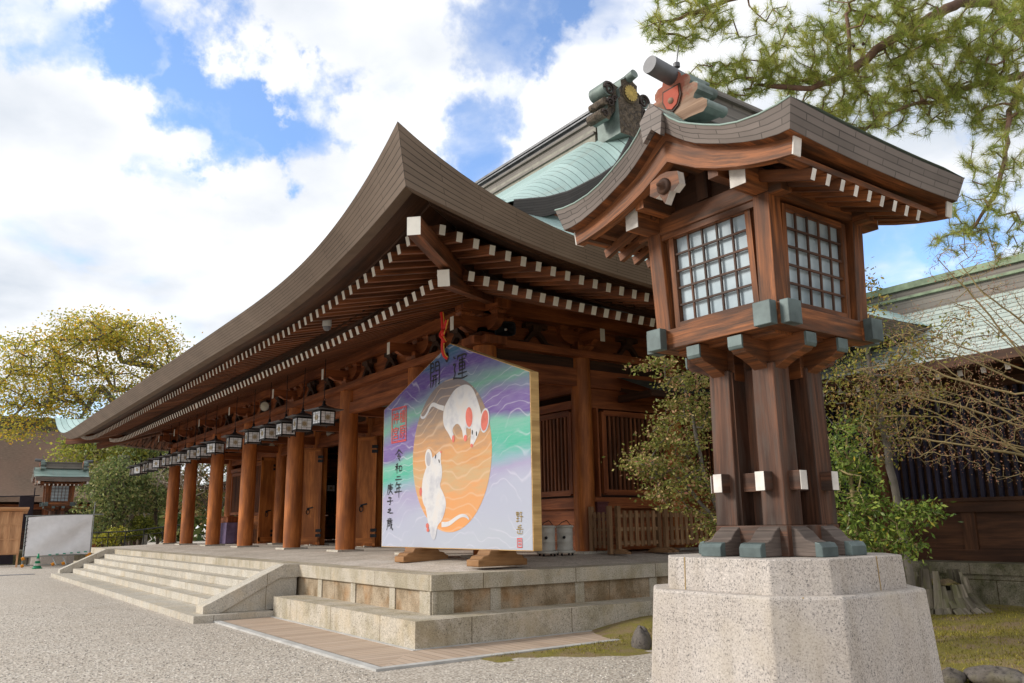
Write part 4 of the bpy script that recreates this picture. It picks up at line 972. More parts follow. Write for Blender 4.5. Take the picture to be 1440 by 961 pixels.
t.links.new(c, p.inputs['Base Color']); p.inputs['Roughness'].default_value = .6; p.inputs['Specular IOR Level'].default_value = .3
PAINT = m
pent = [(-EW, 0), (EW, 0), (EW, ES), (.10, EH), (-EW, ES)]
b = MB(); b.prism(pent, (EX, EY+.001, EZ), (1, 0, 0), (0, 0, 1), (0, .17, 0)); board = b.build('board', WD_PALE, ema)
b = MB(); b.face([(EX+x*.993, EY-.003, EZ+.012+z*.994) for x, z in pent])
pa = b.build('painting', PAINT, ema)
def flat(poly, d, mt=0, b=None, uvs=1):
    b = b or MB(); b.face([(EX+x, EY-.003-d, EZ+z) for x, z in poly], mt); return b
m, t, p = mat('orange_disc_paint')
sz = t.nodes.new('ShaderNodeSeparateXYZ'); cc_ = coord(t); t.links.new(cc_, sz.inputs[0])
n_ = noise(t, coord(t, 'Object', (.8, 1, 4)), 2.0, 5, .6)
hh = fmath('ADD', sz.outputs['Z'], fmath('MULTIPLY', fmath('SUBTRACT', n_, .5, tree=t), 1.3, tree=t), tree=t)
c = ramp(t, fmath('DIVIDE', hh, 3.9, tree=t), ((.05, (.66, .27, .075)), (.25, (.60, .29, .11)), (.34, (.48, .32, .16)), (.44, (.54, .26, .09)), (.52, (.42, .23, .11)), (.60, (.29, .19, .12)), (.68, (.22, .165, .14)), (.82, (.19, .165, .17))))
rv = fmath('MULTIPLY_ADD', noise(t, coord(t, 'Object', (.75, 1, .5)), 1.1, 2, .35), 1.7, sz.outputs['Z'], tree=t)
fr = fmath('ABSOLUTE', fmath('SUBTRACT', fmath('FRACT', fmath('MULTIPLY', rv, 4.2, tree=t), tree=t), .5, tree=t), tree=t)
lm = t.nodes.new('ShaderNodeMapRange'); t.links.new(fr, lm.inputs[0]); lm.inputs[2].default_value = .12; lm.inputs[3].default_value = .5; lm.inputs[4].default_value = 0
c = mixc(t, lm.outputs[0], c, (.62, .44, .30)); t.links.new(c, p.inputs['Base Color']); p.inputs['Roughness'].default_value = .6
DISC = m
flat([(.10+1.45*math.cos(2*math.pi*k/72), 1.735+1.44*math.sin(2*math.pi*k/72)) for k in range(72)], .003).build('painted_disc', DISC, ema)
m, t, p = mat('mouse_white'); f_ = noise(t, coord(t), 2.2, 5, .6)
c = ramp(t, f_, ((.36, (.42, .42, .46)), (.52, (.58, .57, .57)), (.68, (.62, .56, .51)))); t.links.new(c, p.inputs['Base Color']); p.inputs['Roughness'].default_value = .7
MOUSE = m; EARRED = plain('ear_red', (.60, .14, .10), .6, 0, .25); VERM = plain('vermilion', (.62, .06, .045), .6, 0, .15); INK = plain('ink', (.012, .012, .014), .5, 0, .1)
def smooth_poly(P, it=2):
    for _ in range(it):
        Q = []
        for i in range(len(P)):
            a, c = P[i], P[(i+1) % len(P)]; Q += [(a[0]*.75+c[0]*.25, a[1]*.75+c[1]*.25), (a[0]*.25+c[0]*.75, a[1]*.25+c[1]*.75)]
        P = Q
    return P
def smooth_line(P, it=2):
    for _ in range(it):
        Q = [P[0]]
        for a, c in zip(P, P[1:]): Q += [tuple(u*.75+v_*.25 for u, v_ in zip(a, c)), tuple(u*.25+v_*.75 for u, v_ in zip(a, c))]
        P = Q+[P[-1]]
    return P
def stroke(b, P, d, wds=None, mt=0, it=2):
    # P: (x, z, half width) along the brush path
    P = smooth_line(P, it) if len(P) > 2 else P
    Lr, Rr = [], []
    for i in range(len(P)):
        a, c = P[max(0, i-1)], P[min(len(P)-1, i+1)]; dx, dz = c[0]-a[0], c[1]-a[1]; l = math.hypot(dx, dz) or 1
        nx, nz = -dz/l, dx/l; hw_ = P[i][2]
        Lr.append((P[i][0]+nx*hw_, P[i][1]+nz*hw_)); Rr.append((P[i][0]-nx*hw_, P[i][1]-nz*hw_))
    for i in range(len(P)-1): flat([Lr[i], Lr[i+1], Rr[i+1], Rr[i]], d, mt, b)
def ell(cx, cz, rx, rz_, tilt=0, n=28): return [(cx+rx*math.cos(a)*math.cos(tilt)-rz_*math.sin(a)*math.sin(tilt), cz+rx*math.cos(a)*math.sin(tilt)+rz_*math.sin(a)*math.cos(tilt)) for a in [2*math.pi*k/n for k in range(n)]]
M1 = [(-.11,2.63),(-.02,2.72),(.13,2.84),(.29,2.94),(.48,2.98),(.68,2.99),(.84,2.94),(.96,2.85),(1.06,2.7),(1.14,2.56),(1.2,2.43),(1.24,2.27),(1.2,2.13),(1.08,1.97),(.95,1.84),(.88,1.81),(.84,1.88),(.87,2.01),(.88,2.14),(.79,2.19),(.7,2.18),(.71,2.05),(.76,1.96),(.67,1.94),(.6,1.98),(.56,2.17),(.38,2.31),(.19,2.2),(.27,2.07),(.3,1.98),(.21,1.96),(.07,2.13),(-.09,2.26),(-.15,2.42)]
T1 = [(-.11,2.63,.05),(-.33,2.69,.045),(-.52,2.77,.04),(-.64,2.74,.032),(-.76,2.61,.028),(-.9,2.53,.026),(-1.02,2.56,.024),(-1.03,2.62,.015)]
M2 = [(-.81,1.51),(-.74,1.6),(-.6,1.69),(-.42,1.76),(-.25,1.83),(-.21,1.77),(-.23,1.64),(-.16,1.45),(-.19,1.27),(-.27,1.17),(-.1,1.0),(-.01,.85),(-.05,.68),(-.18,.5),(-.33,.43),(-.36,.33),(-.42,.16),(-.54,.16),(-.63,.33),(-.73,.55),(-.79,.76),(-.89,.83),(-.97,1.02),(-.95,1.24),(-.9,1.38)]
T2 = [(-.18,.44,.05),(.08,.44,.042),(.33,.54,.036),(.54,.6,.03),(.71,.58,.026),(.79,.52,.018)]
b = MB(); flat(smooth_poly(M1), .006, 0, b); stroke(b, T1, .0065)
m1 = b.build('painted_mouse', MOUSE, ema)
for x, z, r_, t_ in ((.81, 2.36, .12, .10), (1.33, 2.24, .115, -.22)):
    b = MB(); flat(ell(x, z, .15, .22, t_), .0075, 1, b); flat(ell(x, z, r_, .185, t_), .009, 0, b); b.build('painted_ear', [EARRED, MOUSE], m1)
def dab(name, e, mt, par, d=.009): b = MB(); flat(e, d, 0, b); b.build(name, mt, par)
for x, z in ((.92, 2.07), (1.06, 2.03)): dab('painted_eye', ell(x, z, .018, .045), INK, m1)
for e in (ell(.25, 2.01, .05, .07), ell(.68, 1.985, .06, .06)): dab('painted_paw', e, EARRED, m1)
dab('painted_nose', ell(.895, 1.83, .04, .035), EARRED, m1)
b = MB(); flat(smooth_poly(M2), .006, 0, b); stroke(b, T2, .0065); flat(ell(-.69, 1.70, .145, .20, .15), .0075, 0, b); m2 = b.build('painted_mouse', MOUSE, ema)
for e in (ell(-.415, 1.73, .02, .045, -.4), ell(-.28, 1.63, .018, .04, .4)): dab('painted_eye', e, INK, m2)
for e in (ell(-1.0, 1.08, .055, .085), ell(-.72, .42, .06, .05), ell(-.70, .34, .055, .035)): dab('painted_paw', e, EARRED, m2)
dab('painted_nose', ell(-.21, 1.80, .03, .02), EARRED, m2); dab('painted_ear', ell(-.70, 1.70, .09, .14, .15), plain('ear_grey', (.40, .39, .42), .7), m2, .0085)
# brush characters: strokes on a 100 x 100 square, y downwards; ':' gives the width
CH = {
'open': '12,4 10,50 11,98|12,8 42,8 41,42|14,24 40,23|13,41 40,40|58,5 57,40|58,8 92,6 93,60 93,93 82,88|59,23 90,22|58,40 90,39|26,56 74,54|20,73 80,71|42,56 39,78 26,97|61,55 61,98',
'luck': '8,10 20,19|5,38 22,36 10,56 21,70 6,90|6,87 30,89 65,95 98,90|36,10 33,25|36,12 92,10 86,24|44,28 84,27|46,38 46,64|46,38 82,37 80,64|46,51 80,50|46,64 80,63|36,76 95,75|64,17 64,91',
'rei': '50,1 30,25 4,43|50,4 70,24 97,41|38,41 62,39|28,57 72,55 58,79|44,70 63,97',
'wa': '38,4 14,14|4,31 48,28|27,12 27,98|26,34 4,68|28,36 46,58|58,30 60,82|58,32 92,30 88,79|60,75 88,73',
'two': '26,30 74,28|8,74 93,72',
'year': '30,1 8,31|26,18 86,16|28,40 80,38|30,40 29,62|2,64 98,61|56,18 57,100',
'kou': '50,0 53,10|18,15 91,12|19,15 15,55 3,94|34,28 78,26 76,50|26,39 92,38|34,51 76,50|54,18 50,60 20,96|52,60 94,95',
'ne': '25,12 72,10 50,34|50,34 54,62 50,95 35,86|6,53 95,48',
'no': '46,3 55,16|22,32 75,28 23,75|13,72 34,84 60,91 97,88',
'sai': '50,0 50,20|50,9 80,8|28,4 28,20|8,22 92,20|19,32 82,30|20,32 17,62 3,95|30,43 52,42|42,43 40,68|32,55 25,70|48,54 55,65|62,24 72,66 93,95|94,94 95,78|84,44 68,74 55,85|76,30 84,37',
'sg1': '8,8 42,8 41,44|8,8 9,44 41,43|8,26 42,25|25,8 25,86|8,64 43,62|1,90 48,84|56,10 88,9 71,28|60,22 77,35|52,45 97,42 86,57|74,45 75,95 61,87',
'sg2': '70,2 30,10|28,10 27,45|28,26 82,25|56,26 56,45|4,47 97,44|50,54 50,92|18,66 18,93 85,92|85,62 85,93'}
def char(b, key, cx, cz, wd, ht, wt, d=.011):
    for s_ in CH[key].split('|'):
        P = [tuple(float(q) for q in a.split(',')) for a in s_.split()]; n_ = len(P)
        pts = []
        for i, (x, y) in enumerate(P):
            f = i/(n_-1); k = (1.0 if i == 0 else .72 if i < n_-1 else .42)*wt*random.uniform(.85, 1.2)
            pts.append((cx+(x-50)/100*wd+random.uniform(-.006, .006)*wd, cz-(y-50)/100*ht, k))
        if n_ == 2:
            a, c = pts; pts = [a, ((a[0]+c[0])/2+random.uniform(-.01, .01)*wd, (a[1]+c[1])/2, wt*.62), c]
        stroke(b, pts, d, it=2)
b = MB(); char(b, 'open', -.47, 3.36, .42, .54, .019); char(b, 'luck', .49, 3.36, .56, .54, .021); b.build('calligraphy', INK, ema, label='two large black brush characters near the peak')
b = MB()
for k, z, ht in (('rei', 1.87, .25), ('wa', 1.60, .22), ('two', 1.40, .13), ('year', 1.16, .33)): char(b, k, -1.96, z, .34, ht, .016)
for k, z, ht in (('kou', 1.18, .25), ('ne', .94, .18), ('no', .74, .12), ('sai', .46, .27)): char(b, k, -2.33, z, .30, ht, .015)
b.build('calligraphy', INK, ema, label='two columns of small black brush characters on the left edge')
GP = plain('gold_paint', (.30, .20, .05), .5)
for k, z, ht in (('sg1', .54, .18), ('sg2', .335, .15)): b = MB(); char(b, k, 2.355, z, .20, ht, .009); b.build('signature_character', GP, ema)
b = MB()
def frame_(b, x0, x1, z0, z1, wt, d=.011):
    flat([(x0, z0), (x1, z0), (x1, z0+wt), (x0, z0+wt)], d, 0, b); flat([(x0, z1-wt), (x1, z1-wt), (x1, z1), (x0, z1)], d, 0, b)
    flat([(x0, z0+wt), (x0+wt, z0+wt), (x0+wt, z1-wt), (x0, z1-wt)], d, 0, b); flat([(x1-wt, z0+wt), (x1, z0+wt), (x1, z1-wt), (x1-wt, z1-wt)], d, 0, b)
frame_(b, 2.28, 2.42, .05, .20, .014); frame_(b, 2.32, 2.38, .09, .12, .010); frame_(b, 2.32, 2.38, .14, .17, .010); b.build('artist_seal', VERM, ema)
b = MB(); frame_(b, -2.31, -1.64, 2.14, 2.88, .022); frame_(b, -2.275, -1.675, 2.175, 2.845, .010); seal = b.build('red_seal', VERM, ema)
def text_mesh(name, body, mt, parent, x, z, wd, ht, d=.011):
    cu = bpy.data.curves.new('glyph', 'FONT'); cu.body = body; o = bpy.data.objects.new('glyph', cu); col.objects.link(o); bpy.context.view_layer.update()
    me = bpy.data.meshes.new_from_object(o.evaluated_get(bpy.context.evaluated_depsgraph_get())); bpy.data.objects.remove(o); bpy.data.curves.remove(cu)
    c = np.array([v.co[:] for v in me.vertices]); lo, hi = c.min(0), c.max(0)
    off = root_of(parent)['_o']
    for v in me.vertices:
        v.co = (EX+x+((v.co.x-lo[0])/(hi[0]-lo[0])-.5)*wd-off[0], EY-.003-d-off[1], EZ+z+((v.co.y-lo[1])/(hi[1]-lo[1])-.5)*ht-off[2])
    me.materials.clear(); me.materials.append(mt); q = bpy.data.objects.new(name, me); col.objects.link(q); q.parent = parent
for body, x, z in (('橿', -1.825, 2.675), ('原', -1.825, 2.345), ('神', -2.125, 2.675), ('宮', -2.125, 2.345)): text_mesh('seal_character', body, VERM, seal, x, z, .25, .27)
# hole and cord
b = MB(); flat(ell(0, 3.62, .075, .10), .004, 0, b); b.build('cord_hole', INK, ema)
ROPE_R = plain('red_cord', (.55, .02, .012), .6, 0, .12); ROPE_G = plain('gold_cord', (.60, .36, .05), .5, .2, .15)
b = MB()
def cord(P, r=.042):
    P = [Vector((EX+x, EY+y, EZ+z)) for x, z, y in smooth_line(P, 2)]
    b.tube(P, r, 8, 0)
    for s in (-1, 1): b.tube([p+Vector((s*(r+.009), -.004, 0)) for p in P], .010, 6, 1)
cord([(-.01, 3.60, .02), (-.03, 3.66, -.06), (-.03, 3.80, -.09), (-.01, 3.95, -.09), (.0, 4.02, -.09)])
cord([(-.03, 4.02, -.09), (.07, 4.06, -.14), (.08, 4.13, -.12), (-.02, 4.13, -.10), (-.05, 4.05, -.13), (.05, 3.98, -.12), (.08, 3.90, -.10)])
cord([(.0, 4.10, -.09), (-.02, 4.25, -.09), (-.03, 4.42, -.09), (-.06, 4.52, -.09)]); cord([(.03, 4.10, -.09), (.08, 4.22, -.09), (.14, 4.33, -.09)])
b.build('knotted_cord', [ROPE_R, ROPE_G], ema)
for x in (-1.10, 1.55):
    b = MB(); zf = FL-.03-EZ
    pr_ = [(-.50, 0), (-.50, .11), (-.44, .12), (-.40, .17), (-.30, .185), (-.25, .265), (.25, .265), (.30, .185), (.40, .17), (.44, .12), (.50, .11), (.50, 0)]
    b.prism(pr_, (EX+x-.19, EY+.08, FL-.05), (0, 1, 0), (0, 0, 1), (.38, 0, 0))
    weld(b.build('foot', WD_FOOT, ema, .015))
    b = MB(); b.beam((EX+x, EY-.06, FL+.15), (EX+x, EY-.06, EZ+.16), .46, .09, (0, 1, 0)) if False else None
# ================================================================== small things round the hall
def hanging_lantern():
    T = thing('hanging_lantern', 'x', 'hanging lantern', (0, 0, 0), 'white-paned hanging lanterns in a row under the front eave', True)
    h = .20; z0, z1 = -.18, .15
    b = MB()
    for sx in (-1, 1):
        for sy in (-1, 1): b.beam((sx*h*.97, sy*h*.97, z0-.05), (sx*h, sy*h, z1), .028, .028, (0, 1, 0))
    for z, w_ in ((z0, .03), (z1-.01, .03)):
        for s in (-1, 1): b.beam((-h, s*h, z), (h, s*h, z), w_, w_); b.beam((s*h, -h, z), (s*h, h, z), w_, w_)
    b.box((-h, -h, z0-.02), (h, h, z0-.005)); b.build('frame', IRON, T)
    for k in range(4):
        rt = Matrix.Rotation(k*math.pi/2, 3, 'Z'); f = lambda x, z, d=0: rt @ Vector((x, -h*.985-d, z))
        b = MB(); b.face((f(-h, z0), f(h, z0), f(h, z1), f(-h, z1)))
        p = b.build('pane', HPANE, T)
        b = MB()
        for x in (-.07, .07): b.beam(f(x, z0, .004), f(x, z1, .004), .005, .005, rt @ Vector((0, -1, 0)))
        for z in (-.11, -.015, .08): b.beam(f(-h, z, .006), f(h, z, .006), .005, .005)
        b.tube([f(.07*math.cos(a), -.015+.07*math.sin(a), .012) for a in [2*math.pi*i/16 for i in range(17)]], .006, 5, 1)
        b.face([f(.055*math.cos(a), -.015+.055*math.sin(a), .010) for a in [2*math.pi*i/16 for i in range(16)]], 1)
        b.build('grille', [IRON, BRASS], p)
    b = MB(); e = .36
    Rr = [[(-e, -e, z1+.02), (e, -e, z1+.02), (e, e, z1+.02), (-e, e, z1+.02)], [(-e, -e, z1+.04), (e, -e, z1+.04), (e, e, z1+.04), (-e, e, z1+.04)], [(-.2, -.2, z1+.075), (.2, -.2, z1+.075), (.2, .2, z1+.075), (-.2, .2, z1+.075)], [(-.05, -.05, z1+.15), (.05, -.05, z1+.15), (.05, .05, z1+.15), (-.05, .05, z1+.15)]]
    for A, B_ in zip(Rr, Rr[1:]):
        for k in range(4): b.face((A[k], A[(k+1) % 4], B_[(k+1) % 4], B_[k]))
    b.face(Rr[0][::-1]); b.build('roof', GREYMET, T)
    b = MB(); b.lathe([(.05, z1+.14), (.06, z1+.17), (.03, z1+.20), (.045, z1+.24), (.0, z1+.28)], (0, 0, 0), 10); b.tube([(.04*math.cos(a), 0, z1+.30+.04*math.sin(a)) for a in [2*math.pi*i/12 for i in range(13)]], .009, 5)
    b.tube([(0, 0, z1+.33), (0, 0, z1+1.95)], .010, 5); b.build('hanger', IRON, T)
    return T
m, t, p = mat('white_glass'); p.inputs['Base Color'].default_value = (.86, .87, .88, 1); p.inputs['Roughness'].default_value = .3; HPANE = m
BRASS = plain('dull_brass', (.42, .34, .22), .5, .3)
hl = hanging_lantern()
HX = [-10.67, -12.07, -13.42, -14.73, -16.17, -17.89, -20.2, -21.6, -23.0, -24.3, -25.6, -26.9, -28.2, -29.5, -30.8, -32.1, -33.3]
ordn = ['nearest', 'second', 'third', 'fourth', 'fifth', 'sixth', 'seventh', 'eighth', 'ninth', 'tenth', 'eleventh', 'twelfth', 'thirteenth', 'fourteenth', 'fifteenth', 'sixteenth', 'farthest']
for i, x in enumerate(HX):
    o = hl if i == 0 else copy_tree(hl)
    o.location = (x, 2.9+random.uniform(-.06, .06), 4.44+random.uniform(-.03, .03)); o.rotation_euler = (random.uniform(-.02, .02), random.uniform(-.02, .02), random.choice((0, .05, .1, .55, -.08, .5)) if i else .12)
    o['label'] = ('%s white-paned hanging lantern, counted from the painted plaque end of the row' % ordn[i]) if 0 < i < 16 else ('%s white-paned hanging lantern, at the %s end of the row' % (ordn[i], 'painted plaque' if i == 0 else 'leftmost'))
# horn speaker
T = thing('horn_speaker', 'black horn loudspeaker on the plate beam above the plaque peak', 'loudspeaker', (-4.82, 4.42, 5.72))
ax = Vector((.75, -.62, -.12)).normalized(); c = Vector((-4.85, 4.50, 5.72))
b = MB(); up = Vector((0, 0, 1)); sd = ax.cross(up).normalized(); u2 = sd.cross(ax)
def rrect(cc, a, h_, n=20): return [cc+sd*(a*abs(math.cos(k))**.5*math.copysign(1, math.cos(k)))+u2*(h_*abs(math.sin(k))**.5*math.copysign(1, math.sin(k))) for k in [2*math.pi*i/n for i in range(n+1)]]
rows = [rrect(c+ax*d, a, h_) for d, a, h_ in ((-.22, .05, .05), (-.05, .06, .06), (.05, .12, .09), (.16, .21, .145), (.19, .225, .16), (.17, .20, .135), (.06, .10, .07), (.02, .04, .04))]
b.grid(rows, 0, None, True); b.build('horn', IRON, T)
b = MB(); b.lathe([(0, .07), (.022, .06), (.03, .03), (.03, 0)], c+ax*.05, 12, 0, True, ax); b.build('throat', plain('speaker_grey', (.5, .48, .44), .4), T)
b = MB(); b.beam(c-ax*.1, c-ax*.1+Vector((-.05, 0, -.17)), .05, .03, (1, 0, 0)); b.build('bracket', IRON, T)
def lamp(loc, aim, label, r=.13, body=(.55, .53, .48)):
    T = thing('floodlight', label, 'floodlight', loc); ax = Vector(aim).normalized(); c = Vector(loc); b = MB()
    b.lathe([(0, -.20), (.04, -.20), (.05, -.10), (r*.8, -.02), (r, .04), (r*1.02, .05), (r*.9, .045)], c, 18, 0, True, ax); b.build('housing', LAMPB, T)
    b = MB(); b.lathe([(r*.92, .04), (r*.5, .055), (0, .06)], c, 18, 0, True, ax); b.build('lens', LENS, T)
    b = MB(); b.beam(c-ax*.12, c-ax*.12+Vector((0, .18, 0)), .03, .03); b.build('bracket', IRON, T)
LAMPB = plain('lamp_body', (.36, .34, .31), .45, .3); m, t, p = mat('lamp_lens'); p.inputs['Base Color'].default_value = (.62, .58, .46, 1); p.inputs['Roughness'].default_value = .15; LENS = m
lamp((-18.57, 4.02, 5.76), (.75, -.6, -.1), 'round white floodlight among the brackets above the row of pillars', .16)
lamp((-16.8, 6.5, 4.95), (.75, -.6, -.15), 'small floodlight on the door lintel, closest to the painted plaque', .12)
lamp((-18.99, 6.5, 5.02), (-.6, -.7, -.15), 'small dark floodlight on the lintel behind the nearest lit lantern', .10)
lamp((-24.9, 6.5, 5.06), (.75, -.6, -.15), 'right one of the paired floodlights over the far door', .12)
lamp((-26.1, 6.5, 5.05), (.75, -.6, -.15), 'left one of the paired floodlights over the far door', .12)
T = thing('dome_camera', 'small grey dome camera fixed under the front eave rafters', 'camera', (-5.98, 1.0, 5.64))
b = MB(); b.lathe([(.085, .16), (.09, .02), (.085, 0)], (-5.98, 1.0, 5.58), 18); b.lathe([(0, .162), (.085, .16)], (-5.98, 1.0, 5.58), 18); b.build('housing', plain('camera_body', (.42, .42, .40), .4), T)
b = MB(); b.lathe([(.082, 0), (.07, -.05), (.04, -.08), (0, -.09)], (-5.98, 1.0, 5.58), 18); m, t, p = mat('dome_glass'); p.inputs['Base Color'].default_value = (.12, .12, .13, 1); p.inputs['Roughness'].default_value = .1; b.build('dome', m, T)
# picket barriers
def barrier(y0, y1, label, x):
    T = thing('picket_barrier', label, 'barrier', (x, (y0+y1)/2, FL), 'low wooden picket barriers on the podium')
    z = FL
    for y in (y0+.05, y1-.05):
        b = MB(); b.box((x-.045, y-.045, z+.06), (x+.045, y+.045, z+.98)); weld(b.build('post', WD_FENCE, T, .004))
        b = MB(); b.prism([(-.30, 0), (-.30, .04), (-.12, .10), (.12, .10), (.30, .04), (.30, 0)], (x, y-.06, z+.002), (1, 0, 0), (0, 0, 1), (0, .12, 0)); b.build('foot', WD_FENCE, T)
    b = MB(); n = int((y1-y0)/.165)
    for i in range(1, n): y = y0+.05+(y1-y0-.1)*i/n; b.beam((x+.03, y, z+.15), (x+.03, y, z+.88), .085, .025, (1, 0, 0))
    for zz_ in (.22, .50, .78): b.beam((x, y0, z+zz_), (x, y1, z+zz_), .035, .075)
    b.build('pickets', WD_FENCE, T)
barrier(6.78, 8.05, 'low wooden picket barrier just right of the wall pillar', -4.2)
barrier(8.10, 9.75, 'low wooden picket barrier running behind the leafy branch', -4.14)
T = thing('picket_barrier', 'short end-on picket barrier standing against the wall by the red box', 'barrier', (-4.5, 6.7, FL), 'low wooden picket barriers on the podium')
for x in (-4.85, -4.28): b = MB(); b.box((x-.045, 6.62, FL), (x+.045, 6.71, FL+.98)); b.build('post', WD_FENCE, T)
b = MB()
for z in (.22, .5, .78): b.beam((-4.85, 6.665, FL+z), (-4.28, 6.665, FL+z), .03, .075)
for x in (-4.7, -4.56, -4.42): b.beam((x, 6.63, FL+.12), (x, 6.63, FL+.86), .08, .02, (0, 1, 0))
b.build('pickets', WD_FENCE, T)
# drum heaters
def heater(y, label):
    x = -4.70; z = FL
    T = thing('drum_heater', label, 'heater', (x, y, z), 'white drum heaters beside the plaque'); Wt = HEATW
    b = MB(); b.lathe([(0, .045), (.20, .045), (.215, .06), (.215, .085), (.19, .10)], (x, y, z), 26); b.build('base_tray', Wt, T)
    b = MB(); b.lathe([(.165, .10), (.175, .12), (.165, .14), (.165, .26), (.172, .275), (.165, .29), (.165, .44), (.172, .455), (.165, .47), (.168, .55)], (x, y, z), 26); b.build('drum', Wt, T)
    b = MB(); b.lathe([(.168, .55), (.185, .555), (.185, .585), (.15, .60), (.0, .605)], (x, y, z), 26); b.build('lid', Wt, T)
    b = MB(); b.tube([(x, y-.15, z+.60), (x, y-.06, z+.66), (x, y+.06, z+.70), (x, y+.16, z+.60)], .008, 5); b.lathe([(0, .02), (.03, .018), (.032, 0)], (x+.13, y-.12, z+.36), 10, 0, True, (.75, -.66, 0)); b.build('handle', IRON, T)
    for a in (.4, 2.0, 3.6, 5.2): b = MB(); b.lathe([(.02, 0), (.025, .05)], (x+.17*math.cos(a), y+.17*math.sin(a), z-.002), 8); b.build('foot', IRON, T)
HEATW = plain('enamel_white', (.52, .50, .45), .4, 0, .18)
heater(5.34, 'white drum heater with wire handle, half hidden by the plaque edge'); heater(5.80, 'white drum heater standing clear of the plaque, beside the wall pillar')
b = MB(); b.box((-5.03, 6.90, 1.78), (-4.91, 7.20, 2.16)); b.box((-5.02, 6.88, 2.16), (-4.89, 7.22, 2.19)); b.box((-4.912, 6.96, 1.85), (-4.903, 7.14, 2.08))
tag(weld(b.build('notice_box', plain('dark_red_box', (.115, .035, .035), .5), None, .006)), 'dark red wall box hung low beside the wall pillar', 'box')
# cloth covered table at the far end of the porch
T = thing('offering_table', 'small table under a purple cloth behind the far pillars', 'table', (-27.7, 5.75, FL))
b = MB(); P = []
for j, z in enumerate((FL+.02, FL+.4, FL+.88)):
    P.append([(-27.7+.72*cx*(1+.04*(2-j)*math.sin(9*k)), 5.75+.32*cy*(1+.04*(2-j)*math.sin(7*k)), z) for k, (cx, cy) in enumerate([(-1, -1), (-.5, -1), (0, -1), (.5, -1), (1, -1), (1, 0), (1, 1), (0, 1), (-1, 1), (-1, 0), (-1, -1)])])
b.grid(P, 0, None, False); b.face(P[-1][:-1]); b.build('cloth', plain('purple_cloth', (.13, .095, .17), .9, 0, .25), T)
for x in (-28.3, -27.1): b = MB(); b.box((x, 5.5, FL), (x+.06, 5.56, FL+.86)); b.build('leg', WD_FOOT, T)
b = MB(); b.box((-28.25, 5.5, FL+.885), (-27.15, 6.0, FL+1.10)); b.box((-28.3, 5.45, FL+1.10), (-27.1, 6.05, FL+1.14)); tag(weld(b.build('offering_box', WD_BEAM, None, .01)), 'brown wooden box resting on the purple table', 'box')

